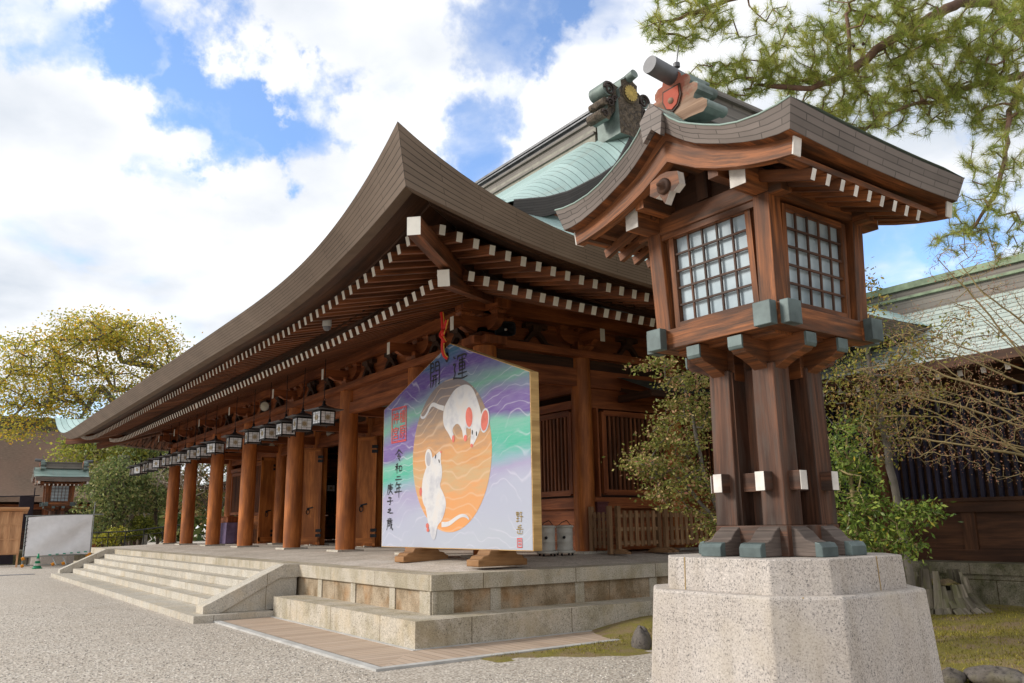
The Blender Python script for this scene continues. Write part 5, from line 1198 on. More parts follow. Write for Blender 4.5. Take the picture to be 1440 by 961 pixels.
# ================================================================== corridors beside the hall
SLAT = wood('indigo_slat', (.020, .019, .035), (.065, .060, .105), 12, .6)
MOSSG = granite('mossy_granite', (.33, .29, .21), (.10, .09, .07), (.16, .17, .05), (.30, .34, .20), .9, .8, (2.6, 5, .012, .5))
ROOF_P = copper('corridor_copper', (.37, .44, .395), (.49, .54, .485), .30, .16, True)
WD_OLD = wood('old_wall_wood', (.06, .026, .014), (.21, .088, .040), 14, .6)
def corridor(right, label):
    f = (lambda x: x) if right else sym
    x0, x1 = -4.9, (24 if right else 14)
    T = thing('corridor_building', label, 'corridor', (f(x0), 12, 0))
    def bx(b, lo, hi, mt=0):
        a, c = f(lo[0]), f(hi[0]); b.box((min(a, c), lo[1], lo[2]), (max(a, c), hi[1], hi[2]), mt)
    b = MB(); bx(b, (x0, 11.2, -.1), (x1, 17.5, .70)); bx(b, (x0, 11.16, .70), (x1, 17.54, .90)); b.build('plinth', MOSSG, T)
    b = MB(); bx(b, (x0, 11.9, .90), (x1, 12.15, 1.12)); bx(b, (x0, 11.88, 1.84), (x1, 12.1, 2.05)); bx(b, (x0, 11.82, 2.05), (x1, 12.1, 2.12)); bx(b, (x0, 11.9, 4.25), (x1, 12.15, 4.5)); b.build('rail', WD_OLD, T)
    b = MB(); bx(b, (x0, 12.0, 1.1), (x1, 12.05, 1.86)); b.build('wall_panel', WD_OLD, T)
    b = MB(); bx(b, (x0, 12.12, 2.1), (x1, 12.16, 4.3)); b.build('window_back', WD_DARK, T)
    xs_ = [x0+.3+3.35*i for i in range(int((x1-x0)/3.35)+1)]
    for x in xs_:
        b = MB(); b.beam((f(x), 12.0, .9), (f(x), 12.0, 4.5), .28, .28, (0, 1, 0)); b.build('post', WD_OLD, T)
        b = MB(); b.beam((f(x+1.7), 11.98, 1.1), (f(x+1.7), 11.98, 1.86), .26, .10, (0, 1, 0)); b.build('stud', WD_OLD, T)
    for x in xs_[:-1]:
        b = MB(); n = 17
        for k in range(n): q = x+.2+2.95*(k+.5)/n; b.beam((f(q), 12.02, 2.12), (f(q), 12.02, 4.26), .075, .07, (0, 1, 0))
        b.build('slatted_window', SLAT, T)
    RY2 = 14.5
    pr = [(10.2, 4.62), (11.2, 5.02), (12.4, 5.60), (13.5, 6.22), (14.5, 6.85)]
    for s in (1, -1):
        b = MB(); P = []; U = []; acc = 0
        for i, (y, z) in enumerate(pr):
            if i: acc += math.hypot(y-pr[i-1][0], z-pr[i-1][1])
            yy = y if s > 0 else 2*RY2-y; P.append([(f(x), yy, z) for x in (x0-.3, (x0+x1)/2, x1)]); U.append([(x, acc) for x in (x0-.3, (x0+x1)/2, x1)])
        b.grid(P, 0, U); b.build('roof_slope', ROOF_P, T)
    b = MB(); bx(b, (x0-.3, 10.18, 4.45), (x1, 10.30, 4.63)); bx(b, (x0-.3, 10.30, 4.42), (x1, 12.0, 4.46)); b.build('eave_board', WD_DARK, T)
    b = MB()
    for i in range(int((x1-x0)/.42)): x = x0+.42*i; b.beam((f(x), 12.0, 4.72), (f(x), 10.45, 4.36), .09, .11, e1=1)
    kind(b.build('rafters', [WD_RAFT, WHITE_W], T), 'stuff') if False else b.build('rafters', [WD_RAFT, WHITE_W], T)
    b = MB()
    for lo, hi, hw, mi in ((6.6, 7.0, .34, 0), (7.0, 7.06, .42, 1), (7.06, 7.26, .26, 0), (7.26, 7.42, .34, 1)): bx(b, (x0-.2, RY2-hw, lo), (x1, RY2+hw, hi), mi)
    b.build('ridge', [RIDGE, plain('mossy_ridge', (.20, .25, .16), .7, .1, .4)], T)
    b = MB(); bx(b, (x0-.1, 12.2, .9), (x0+.1, 16.8, 5.0)); b.build('end_wall', WD_OLD, T)
    return T
corridor(True, 'corridor building with pale green roof and indigo slatted windows behind bare branches')
cl = corridor(False, 'distant corridor building with pale green roof glimpsed between the far pillars')
# small lanterns hanging on the far corridor
for i in range(3):
    o = copy_tree(hl); o.location = (sym(-7.8-1.6*i), 10.6, 3.55); o.rotation_euler = (0, 0, 0); o['group'] = 'lanterns hung along the far corridor eave'
    o['label'] = ('nearest', 'middle', 'farthest')[i]+' of the small lanterns hung along the far corridor eave'

# ================================================================== far left
T = thing('gate_building', 'big brown bark-roofed gate building with dark tiled ridge, far behind the trees', 'gate building', (-93, -12, 0))
m, t, p = mat('bark_thatch'); f_ = noise(t, coord(t, 'UV', (2.5, 9, 1)), 1.2, 6, .65)
c = ramp(t, f_, ((.3, (.115, .078, .056)), (.7, (.24, .17, .125)))); c = mixc(t, ramp(t, noise(t, coord(t), .25, 4), ((.4, (0, 0, 0)), (.7, (.55,)*3))), c, (.26, .155, .11)); t.links.new(c, p.inputs['Base Color']); p.inputs['Roughness'].default_value = .95
b = MB(); pr = [(-84.5, 5.0), (-86, 5.9), (-88.5, 7.9), (-91, 10.6), (-93, 13.0)]
for s in (1, -1):
    P = []; U = []; acc = 0
    for i, (x, z) in enumerate(pr):
        if i: acc += math.hypot(x-pr[i-1][0], z-pr[i-1][1])
        xx = x if s > 0 else -186-x; P.append([(xx, y, z) for y in (-44, -20, 0, 16)]); U.append([(y, acc) for y in (-44, -20, 0, 16)])
    b.grid(P, 0, U)
b.box((-84.7, -44, 4.55), (-84.4, 16, 5.0)); b.build('roof', m, T)
TILE = layered('dark_tile', (.075, .07, .072), .16, .3, .3, .4)
b = MB(); b.box((-93.6, -44, 12.3), (-92.4, 16.2, 13.0)); b.box((-93.75, -44, 13.0), (-92.25, 16.3, 13.12)); b.box((-93.5, -44, 13.12), (-92.5, 16.2, 13.5)); b.beam((-93, -44, 13.6), (-93, 16.4, 13.6), .9, .22); b.build('ridge', TILE, T)
b = MB(); b.box((-97, -43, 0), (-88, 15, 5.0)); b.build('wall', WD_DARK, T)
for i in range(13): b = MB(); y = -42+4.7*i; b.box((-87.98, y-.25, 0), (-87.5, y+.25, 5.0)); b.build('pillar', WD_BEAM, T)
b = MB(); b.box((-87.9, -43, 3.9), (-87.45, 15, 4.4)); b.build('beam', WD_BEAM, T)
for i in range(3): b = MB(); b.box((-87.96, -40.8+4.7*(i*3), .6), (-87.9, -38+4.7*(i*3), 3.6)); b.build('white_panel', plain('plaster', (.6, .58, .54), .9), T)
# stone wall behind the screen
b = MB(); b.box((-44.4, -12, 0), (-43.8, 9, .62)); b.box((-44.45, -12, .62), (-43.75, 9, .76))
tag(b.build('stone_wall', MOSSG), 'low grey stone retaining wall behind the cloth screen', 'wall')
# cloth screen on its frame
SXX = -38.7
def at(u, z): return (SXX, -.80+2.86*u, z)
T = thing('cloth_screen', 'grey-white cloth screen stretched on a pipe frame with orange feet', 'screen', (SXX, .63, 0))
b = MB(); nu, nz = 36, 18; P = []
for j in range(nz+1):
    row = []
    for i in range(nu+1):
        u, v = i/nu, j/nz; z = .55+.06*math.sin(u*2.4)+1.87*v+.06*u*v
        fold = .05*math.sin(3.2*(u*2.2-v*1.6+.4))+.035*math.sin(9*(u-.7*v)+1)*(u*.8+.2)+.02*math.sin(21*(u-.5*v))*u
        row.append((SXX+fold*math.sin(math.pi*min(1, v*1.1+.02))*.9+.03, -.80+2.86*u, z))
    P.append(row)
b.grid(P, 0, None, True); b.build('cloth', plain('screen_cloth', (.84, .84, .86), .85, 0, .06), T)
PIPE = plain('galvanised_pipe', (.30, .32, .31), .4, .7, .15); ORG = plain('orange_clamp', (.70, .26, .01), .5, 0, .1)
b = MB()
b.tube([at(-.02, 0.05), at(-.02, 2.5)], .028, 8); b.tube([at(1.02, .05), at(1.02, 3.15)], .028, 8); b.tube([at(-.05, 2.48), at(1.18, 2.55)], .026, 8); b.tube([at(-.02, .52), at(1.0, .58)], .026, 8); b.tube([at(-.02, .12), at(1.0, .14)], .024, 8)
for u in (.42, .58): b.tube([at(u, .52), (SXX+.4, -.80+2.86*(u+.06), .10)], .022, 8)
b.build('pipe_frame', PIPE, T)
b = MB()
for u, z in ((-.02, .08), (-.02, .42), (.44, .12), (.60, .14), (1.0, .55), (.97, .45)): b.tube([(SXX+.03, -.80+2.86*u-.05, z), (SXX+.03, -.80+2.86*u+.07, z+.05)], .075, 8)
b.build('clamp', ORG, T)
b = MB()
for i in range(6): u = .36+.11*i; b.beam((SXX+.085, -.80+2.86*u, .60+.02*i), (SXX+.085, -.80+2.86*(u+.045), .605+.02*i), .012, .05)
b.build('green_tie', plain('green_tape', (.02, .33, .22), .5), T)
b = MB()
for i in range(9): b.beam((SXX+.02, -.87, .6+.2*i), (SXX+.02, -.78, .68+.2*i), .03, .03)
b.build('lacing', plain('dark_rope', (.03, .03, .06), .8), T)
# notice board
T = thing('notice_board', 'bare wooden notice board with a small slanted roof, left of the cloth screen', 'notice board', (-40.2, -1.45, 0))
b = MB(); b.box((-40.25, -1.95, .62), (-40.17, -.92, 2.72))
o = b.build('board', WD_OFUDA, T)
b = MB()
for z in (.64, 1.35, 2.05): b.box((-40.17, -1.96, z), (-40.13, -.93, z+.05))
for y in (-1.96, -1.46, -.96): b.box((-40.168, y, .62), (-40.135, y+.045, 2.72))
b.build('batten', WD_OFUDA, o)
for y in (-1.9, -1.0): b = MB(); b.box((-40.3, y, 0), (-40.22, y+.08, 2.8)); b.build('post', WD_OFUDA, T)
b = MB(); b.prism([(-.5, 0), (-.5, .07), (.45, .32), (.45, .25)], (-40.2, -2.15, 2.62), (1, 0, 0), (0, 0, 1), (0, 1.45, 0)); b.build('roof_board', WD_OFUDA, T)
b = MB(); b.box((-42.0, -2.6, .1), (-41.9, -1.0, 3.0)); b.box((-42.0, -1.0, 1.9), (-41.9, -.35, 3.55)); b.tube([(-41.95, -.35, 0), (-41.95, -.35, 4.0)], .03, 6); b.tube([(-41.95, -2.6, 3.5), (-41.95, -.1, 3.6)], .03, 6)
tag(b.build('dark_panel', plain('black_curtain', (.020, .015, .022), .8)), 'blackish curtain panel standing behind the wooden notice board', 'panel')
# cone
T = thing('traffic_cone', 'green and white striped traffic cone in front of the cloth screen', 'traffic cone', (-37.4, -.33, 0))
b = MB(); b.lathe([(.19, .035), (.15, .14), (.15, .14), (.125, .25), (.125, .25), (.10, .36), (.10, .36), (.075, .47), (.075, .47), (.05, .58), (.035, .70), (.0, .705)], (-37.4, -.33, 0), 20)
nfc = 20; b.m = [(0, 0, 1, 1, 0, 0, 1, 1, 0, 0, 0, 0)[min(11, i//nfc)] for i in range(len(b.m))]
b.build('body', [plain('cone_green', (.01, .26, .12), .45), plain('cone_white', (.75, .75, .73), .5)], T)
b = MB(); b.box((-37.6, -.53, 0), (-37.2, -.13, .04)); b.build('base', plain('cone_base', (.01, .20, .09), .5), T)
b = MB(); b.box((-31.9, -14, 0), (-31.3, -1.0, .012)); kind(b.build('drain_strip_path', plain('drain_grating', (.20, .20, .205), .6, .3, .3)), 'structure')
T = thing('handrail', 'thin dark handrail along the ramp beside the rounded topiary', 'handrail', (-41, 4.6, 0))
b = MB(); b.tube([(-43.5, 2.8, 1.62), (-42.0, 4.3, 1.66), (-38.3, 6.4, 1.98)], .035, 8); b.tube([(-43.5, 2.8, 1.35), (-42.0, 4.3, 1.38), (-38.3, 6.4, 1.68)], .02, 6); b.build('rail', IRON, T)
for f in (0, .2, .4, .6, .8, 1):
    p = Vector((-43.5, 2.8, 1.62)).lerp(Vector((-42, 4.3, 1.66)), f/.4) if f < .4 else Vector((-42, 4.3, 1.66)).lerp(Vector((-38.3, 6.4, 1.98)), (f-.4)/.6)
    b = MB(); b.tube([(p.x, p.y, .2), p], .03, 6); b.build('post', IRON, T)

# ================================================================== rocks and stump
ROCK = granite('field_stone', (.15, .13, .115), (.06, .05, .05), (.16, .15, .06), (.5, .48, .4), .6, .35)
def rock(loc, r, label, seed):
    rs = random.Random(seed); b = MB(); n, m_ = 22, 12; P = []
    ph = [rs.uniform(0, 6.28) for _ in range(8)]
    for j in range(m_+1):
        a = -math.pi/2+math.pi*j/m_; row = []
        for i in range(n+1):
            k = 2*math.pi*i/n; d = 1+.16*math.sin(2*k+ph[0])*math.cos(a)+.10*math.sin(3*k+ph[1]+2*a)+.06*math.sin(5*k+ph[2])*math.cos(3*a+ph[3])+.035*math.sin(9*k+ph[4]+4*a)*math.cos(a)
            row.append((loc[0]+r[0]*d*math.cos(a)*math.cos(k), loc[1]+r[1]*d*math.cos(a)*math.sin(k), loc[2]+r[2]*d*math.sin(a)))
        P.append(row)
    b.grid(P, 0, None, True); tag(b.build('field_stone', ROCK), label, 'stone', 'rounded stones edging the moss bed')
rock((4.42, 4.22, .11), (.28, .22, .10), 'wide flat grey stone edging the moss bed, middle of three', 3)
rock((4.05, 4.02, .07), (.15, .15, .10), 'small grey stone half hidden beside the granite base, at the moss edge', 5)
rock((4.80, 4.25, .09), (.22, .17, .08), 'grey stone at the moss edge nearest the lower right corner', 8)
rock((-.03, 3.42, .05), (.16, .15, .23), 'upright dark stone on the moss by the board gutter', 11)
T = thing('tree_stump', 'old split tree stump with moss on its crown before the corridor plinth', 'stump', (.62, 10.35, .1))
rs = random.Random(4); b = MB(); cx, cy = .66, 10.2; n = 26
for i in range(n):
    a = 2*math.pi*i/n+rs.uniform(-.1, .1); ca, sa = math.cos(a), math.sin(a); r0 = rs.uniform(.50, .60)+.30*max(0, ca)**3; r1 = rs.uniform(.36, .48); hh = rs.uniform(.58, .92)-.15*max(0, ca)
    P0 = [(cx+r0*1.15*ca, cy+r0*.9*sa, .0), (cx+(r0*.85)*ca, cy+r0*.75*sa, .16), (cx+r1*1.05*ca, cy+r1*.9*sa, hh*.6), (cx+r1*ca*.95, cy+r1*.85*sa, hh)]
    for k in range(3): b.beam(P0[k], P0[k+1], .15 if k < 2 else .13, .11-.02*k, (ca, sa, 0), 0, None, None, .13 if k < 2 else .09, .09-.02*k)
b.build('trunk', wood('rotten_wood', (.10, .082, .058), (.48, .41, .31), 9, .9, (.16, .16, .06), .7), T)
n = 20; P = [[(cx+.36*math.cos(2*math.pi*i/n), cy+.31*math.sin(2*math.pi*i/n), .56) for i in range(n+1)]]
P2 = [P[-1], [(cx+.24*math.cos(2*math.pi*i/n), cy+.20*math.sin(2*math.pi*i/n), .60+.06*math.sin(5*i)) for i in range(n+1)], [(cx, cy, .64)]*(n+1)]
b = MB(); b.grid(P2, 0, None, True); b.build('moss_cap', bpy.data.materials['moss'], T)
# ================================================================== vegetation
def leaf_mesh(name, centers, size, mt, parent, aspect=.5, jit=.35, droop=0., flatk=.0, offo=(0, 0, 0)):
    n = len(centers); c = np.asarray(centers, float)-np.array(offo)
    d = rng.normal(size=(n, 3)); d[:, 2] = d[:, 2]*(1-flatk)-droop; d /= np.linalg.norm(d, axis=1)[:, None]
    e = rng.normal(size=(n, 3)); e[:, 2] *= (1-flatk); e -= d*(d*e).sum(1)[:, None]; e /= np.linalg.norm(e, axis=1)[:, None]
    s = size*(1+jit*rng.uniform(-1, 1, n))[:, None]
    v = np.empty((n, 4, 3)); v[:, 0] = c; v[:, 1] = c+d*s*.5+e*s*aspect*.5; v[:, 2] = c+d*s; v[:, 3] = c+d*s*.5-e*s*aspect*.5
    me = bpy.data.meshes.new(name); me.vertices.add(n*4); me.vertices.foreach_set('co', v.reshape(-1))
    me.loops.add(n*4); me.loops.foreach_set('vertex_index', np.arange(n*4)); me.polygons.add(n); me.polygons.foreach_set('loop_start', np.arange(n)*4); me.polygons.foreach_set('loop_total', np.full(n, 4))
    uv = me.uv_layers.new(name='UVMap'); q = np.repeat(rng.uniform(0, 1, (n, 2)), 4, axis=0); uv.data.foreach_set('uv', q.reshape(-1))
    me.materials.append(mt); me.update(); me.validate(); o = bpy.data.objects.new(name, me); col.objects.link(o); o.parent = parent; return o
def ellip_points(ells, yf=None):
    pts = []
    for x, y, z, rx, rz_, n in ells:
        k = rng.normal(size=(n, 3)); k /= np.linalg.norm(k, axis=1)[:, None]; k *= rng.uniform(.25, 1, (n, 1))**.45
        ry = yf if yf else (rx+rz_)*.55
        pts.append(np.array([x, y, z])+k*np.array([rx, ry, rz_]))
    return np.concatenate(pts)
def grow(trunks, tips, seg=.3, wob=.12, up=.15):
    """connect each tip to the nearest point already on the tree; returns branches as lists of points with radii"""
    nodes = []; par = []; kids = []
    def add(p, q): nodes.append(np.array(p, float)); par.append(q); return len(nodes)-1
    for tr in trunks:
        prev = -1
        if nodes: dd = np.linalg.norm(np.array(nodes)-np.array(tr[0]), axis=1); prev = int(dd.argmin())
        tr = [np.array(a, float) for a in tr]
        for a, c in zip(tr, tr[1:]):
            k = max(1, int(np.linalg.norm(c-a)/seg))
            for i in range(k):
                if prev == -1 or i > 0 or True:
                    prev = add(a+(c-a)*(i/k)+rng.normal(size=3)*wob*seg*.4*(i > 0), prev)
        prev = add(tr[-1], prev)
    nt_ = len(nodes); base = np.array(nodes)
    order = np.argsort([np.min(np.linalg.norm(base-t_, axis=1)) for t_ in tips]); tipn = []
    for ti in order:
        t_ = tips[ti]; arr = np.array(nodes); df = t_-arr; d = np.linalg.norm(df, axis=1)
        cost = d*(1-up*df[:, 2]/np.maximum(d, 1e-6)); k = int(cost.argmin()); a = nodes[k]; dist_ = np.linalg.norm(t_-a); m_ = max(1, int(dist_/seg)); prev = k
        w1 = rng.normal(size=3)*wob*dist_
        for i in range(1, m_+1):
            f = i/m_; prev = add(a+(t_-a)*f+w1*math.sin(math.pi*f)*.5, prev)
        tipn.append(prev)
    wgt = np.zeros(len(nodes))
    for t_ in tipn: wgt[t_] += 1
    for i in range(len(nodes)-1, -1, -1):
        if par[i] >= 0: wgt[par[i]] += max(wgt[i], .3)
    return nodes, par, wgt, nt_, tipn
def branch_mesh(name, tree, r_tip, mt, parent, expo=.42, rmax=9, n=5, off=(0, 0, 0)):
    nodes, par, wgt, nt_, tipn = tree; kids = {}
    for i, p in enumerate(par): kids.setdefault(p, []).append(i)
    b = MB(); done = set(); stack = [i for i, p in enumerate(par) if p == -1]
    rad = lambda i: min(rmax, r_tip*max(wgt[i], .5)**expo); O = Vector(off)
    while stack:
        i = stack.pop(); ch = [i] if par[i] == -1 else [par[i], i]
        while True:
            ks = kids.get(ch[-1], [])
            if not ks: break
            ks = sorted(ks, key=lambda k: -wgt[k]); stack += ks[1:]; ch.append(ks[0])
        if len(ch) < 2: continue
        rs = [rad(k) for k in ch]
        if par[i] != -1: rs[0] = min(rs[0], rs[1]*1.3)
        b.tube([Vector(nodes[k])-O for k in ch], rs, n if max(rs) > .03 else 4, 0, False)
    me = b.mesh(name, mt); o = bpy.data.objects.new(name, me); col.objects.link(o); o.parent = parent; return o
BARK = plain('bark', (.10, .075, .055), .9, 0, .35); PBARK = plain('pine_bark', (.15, .085, .06), .9, 0, .4); GBARK = plain('mossy_twig', (.24, .185, .085), .85, 0, .35); RBARK = plain('grey_bark', (.13, .115, .095), .9, 0, .35)
def plant(name, label, cat, loc, trunks, ells, leafn, spread, size, lmat, r_tip, bark, seg=.3, yf=None, aspect=.5, droop=0., flatk=.0, rmax=9., parts=('trunk', 'crown'), group=None, up=.15, expo=.42):
    T = thing(name, label, cat, loc, group); tips = ellip_points(ells, yf); tr = grow(trunks, tips, seg, .12, up); off = loc
    branch_mesh(parts[0], tr, r_tip, bark, T, expo, rmax, 6, off)
    cs = np.repeat(tips, leafn, axis=0)+rng.normal(size=(len(tips)*leafn, 3))*np.array(spread)
    leaf_mesh(parts[1], cs, size, lmat, T, aspect, .35, droop, flatk, off); return T
# pine reaching in from the right
PINE = [(2.03,2.8,8.55,.69,.35,70),(2.04,3.91,8.01,.62,.29,50),(1.75,3.49,8.04,.31,.21,14),(2.64,4.63,8.35,.72,.46,90),(2.45,5.37,8.05,.86,.48,100),(3.16,6.07,8.87,.97,.59,130),(3.5,6.74,8.39,.97,.65,140),(4.28,6.89,8.56,.62,.62,90),(2.81,5.25,7.39,.72,.26,34),(4.15,7.09,7.55,.52,.46,65),(4.36,6.08,6.33,.43,.43,26),(4.08,5.92,5.69,.47,.33,18),(3.88,5.77,5.37,.38,.21,10),(4.3,6.34,5.4,.28,.38,12),(3.21,6.54,7.82,.86,.43,70),(2.59,3.61,8.52,.59,.3,14),(4.6,7.4,9.2,.6,.5,40),(3.4,5.6,9.4,.9,.4,60)]
tk = [(4.75,9.3,-.05),(4.7,9.35,3.0),(4.55,9.2,6.0),(4.35,8.7,8.3),(4.2,8.2,10.2),(4.0,8.0,11.5)]
lb = [[(4.3,8.6,8.7),(4.0,7.8,9.6),(3.71,7.29,9.6),(3.29,6.37,9.02),(3.05,5.83,8.6),(2.88,5.39,8.19),(2.6,4.78,7.85),(2.14,4.09,7.91)],
      [(4.4,8.8,7.9),(4.15,8.1,8.4),(3.71,7.3,8.17),(3.44,6.83,7.9),(3.21,6.22,7.72),(3.0,5.82,7.52),(2.87,5.42,7.17)],
      [(2.88,5.39,8.19),(2.9,5.49,7.99),(3.01,5.73,7.78),(3.21,6.22,7.72)], [(4.15,8.1,8.4),(4.27,6.97,7.39),(4.36,6.39,6.46),(4.3,6.14,5.96),(4.04,5.95,5.5)],
      [(4.2,8.2,10.2),(3.5,6.4,10.2),(3.0,5.23,9.97),(2.33,3.43,8.94),(2.01,2.76,8.57),(1.79,2.19,8.32)], [(2.88,5.39,8.19),(2.95,5.34,8.61),(3.0,5.25,9.02)]]
T = thing('pine_tree', 'tall pine with long needle tufts spreading over the big lantern roof', 'pine tree', (4.75, 9.3, 0))
tips = ellip_points([(*q[:5], int(q[5]*2.1)) for q in PINE]); tr = grow([tk]+lb, tips, .16, .16, .0); branch_mesh('trunk', tr, .0042, PBARK, T, .42, .24, 7, (4.75, 9.3, 0))
nd, pr_, wg, ntk, tipn = tr; V = []; UV = []
order_t = [np.array(nd[k]) for k in tipn]; dirs = [np.array(nd[k])-np.array(nd[pr_[k]]) for k in tipn]
NV = []
for c, d in zip(order_t, dirs):
    d = d/(np.linalg.norm(d)+1e-6)*.6+np.array([-.1, -.1, .45])+rng.normal(size=3)*.25; d /= np.linalg.norm(d)
    nn_ = 74; q = d*.75+rng.normal(size=(nn_, 3))*.55; q /= np.linalg.norm(q, axis=1)[:, None]; ln = rng.uniform(.10, .185, (nn_, 1))
    st = c-d*rng.uniform(0, .16, (nn_, 1)); sd = np.cross(q, rng.normal(size=(nn_, 3))); sd /= np.linalg.norm(sd, axis=1)[:, None]
    tri = np.stack([st+sd*.0022, st-sd*.0022, st+q*ln], 1); NV.append(tri); UV.append(np.repeat(np.stack([np.clip(rng.normal(rng.uniform(.25, .75), .16, nn_), 0, 1), rng.uniform(0, 1, nn_)], 1), 3, axis=0))
NV = np.concatenate(NV)-np.array([4.75, 9.3, 0]); n = len(NV); me = bpy.data.meshes.new('crown'); me.vertices.add(n*3); me.vertices.foreach_set('co', NV.reshape(-1)); me.loops.add(n*3); me.loops.foreach_set('vertex_index', np.arange(n*3)); me.polygons.add(n)
me.polygons.foreach_set('loop_start', np.arange(n)*3); me.polygons.foreach_set('loop_total', np.full(n, 3)); uvl = me.uv_layers.new(name='UVMap'); uvl.data.foreach_set('uv', np.concatenate(UV).reshape(-1))
me.materials.append(leafmat('pine_needle', ((0, (.20, .28, .075)), (.35, (.34, .41, .095)), (.65, (.54, .55, .14)), (1, (.70, .64, .20))), .62)); me.update(); o = bpy.data.objects.new('crown', me); col.objects.link(o); o.parent = T
b = MB()
for c in ((2.95, 5.30, 8.62), (3.0, 5.33, 8.55), (3.03, 5.3, 8.5), (2.9, 5.28, 8.5), (3.12, 5.4, 8.52)): b.lathe([(0, -.03), (.02, -.022), (.026, 0), (.016, .025), (0, .035)], Vector(c)-Vector((0, 0, 0)), 8)
b.build('pine_cones', plain('cone_brown', (.05, .03, .02), .9), T)
# bare maple
MAP = [(4.2,5.75,4.27,.54,.45,80),(3.58,5.65,3.62,.84,.46,130),(3.0,5.25,3.44,.66,.38,100),(4.07,5.73,2.92,.53,.4,80),(4.13,5.42,4.89,.5,.32,50),(3.52,5.36,4.17,.56,.37,60),(3.56,5.45,2.69,.72,.41,70),(4.05,5.94,2.31,.35,.27,20),(2.99,5.13,2.82,.46,.37,36)]
mt_ = [[(5.1,7.1,-.05),(5.05,7.1,.9),(4.95,6.95,1.7),(4.85,6.8,2.6)], [(4.95,6.95,1.7),(4.58,6.5,2.35),(4.14,5.95,2.5),(3.82,5.6,2.6),(3.26,5.3,2.75)], [(4.9,6.85,2.2),(4.49,6.51,2.7),(4.17,5.98,2.86),(3.77,5.64,3.1),(3.24,5.31,3.3),(2.92,5.19,3.35)],
       [(4.85,6.8,2.6),(4.58,6.54,3.18),(4.26,6.0,3.4),(3.86,5.66,3.72),(3.43,5.3,3.99)], [(4.85,6.8,2.6),(4.71,6.46,3.7),(4.45,5.99,4.11),(4.17,5.61,4.54),(4.03,5.44,4.92)]]
for q_ in range(16):
    tg = MAP[q_ % len(MAP)]; r_ = random.Random(q_+50); p0 = Vector(r_.choice([(4.9,6.85,2.2),(4.85,6.8,2.6),(4.95,6.95,1.7),(4.71,6.46,3.3)])); p3 = Vector((tg[0]-tg[3]*r_.uniform(.3, 1.1), tg[1]+r_.uniform(-.5, .5), tg[2]+r_.uniform(-.8, .8)*tg[4]))
    c1 = p0.lerp(p3, .35)+Vector((0, 0, r_.uniform(-.35, .15))); c2 = p0.lerp(p3, .72)+Vector((0, 0, r_.uniform(-.05, .25)))
    mt_.append([tuple(p0), tuple(p0*.25+c1*.75), tuple(c1.lerp(c2, .5)), tuple(c2), tuple(p3)])
mp = plant('maple_tree', 'leafless maple with fine reddish twigs spread before the corridor roof', 'maple tree', (5.1, 7.1, 0), mt_, [(*q[:5], int(q[5]*2.6)) for q in MAP], 4, (.05, .05, .04), .024, leafmat('maple_bud', ((0, (.24, .10, .07)), (.6, (.42, .20, .12)), (1, (.46, .30, .13))), .2), .0015, GBARK, .10, .5, .4, parts=('trunk', 'crown'), up=.0, rmax=.09, expo=.45)
# small leaved tree behind the lantern, left and right
OL = [(1.08,2.88,2.51,.47,.28,60),(1.08,2.55,2.46,.3,.13,25),(1.33,3.06,2.97,.43,.43,85),(1.53,3.21,3.34,.33,.38,45),(1.41,2.52,3.75,.35,.07,16),(1.51,2.92,3.55,.33,.13,22),(1.39,3.12,2.13,.42,.33,60),(1.44,3.36,1.67,.23,.23,20),(1.21,2.85,2.13,.28,.2,22)]
olm = leafmat('small_leaf', ((0, (.11, .14, .03)), (.4, (.22, .235, .05)), (.7, (.34, .30, .085)), (.86, (.44, .31, .15)), (1, (.38, .17, .11))), .3)
plant('azalea_shrub', 'small-leaved shrub with reddish leaf tips showing left of the lantern legs', 'shrub', (1.75, 3.7, .1), [[(1.75,3.7,.1),(1.72,3.6,.9),(1.6,3.45,1.6),(1.5,3.2,2.4),(1.48,3.1,3.1),(1.45,2.95,3.6)], [(1.6,3.45,1.6),(1.4,3.1,2.1),(1.2,2.9,2.4)]], [(*q[:5], int(q[5]*.62)) for q in OL], 40, (.105, .105, .034), .050, olm, .0038, RBARK, .15, None, .55, .0, .35)
OR = [(2.83,5.37,4.83,.12,.45,22),(2.52,5.21,4.57,.2,.25,20),(2.64,5.6,3.97,.6,.45,80),(2.3,5.34,3.4,.45,.5,70),(2.76,6.0,3.38,.6,.5,70),(2.47,5.82,2.8,.45,.35,40),(3.17,6.59,4.2,.61,.36,30)]
plant('osmanthus_tree', 'olive-green small-leaved tree rising between the lantern and the corridor roof', 'tree', (2.6, 6.0, .1), [[(2.6,6.0,.1),(2.58,5.9,1.5),(2.55,5.8,2.8),(2.55,5.6,3.9),(2.6,5.4,4.8)]], OR, 13, (.11, .11, .05), .056, leafmat('olive_leaf', ((0, (.14, .17, .04)), (.5, (.30, .29, .06)), (.8, (.42, .32, .08)), (1, (.44, .24, .10))), .3), .0045, RBARK, .18, None, .5)
GL = [(2.97,4.12,2.59,.26,.4,56),(3.07,4.1,2.07,.34,.39,76),(3.17,4.07,1.61,.34,.3,60),(3.61,4.27,1.77,.31,.15,40),(3.43,4.14,1.45,.37,.18,45),(3.79,4.34,1.8,.18,.07,14)]
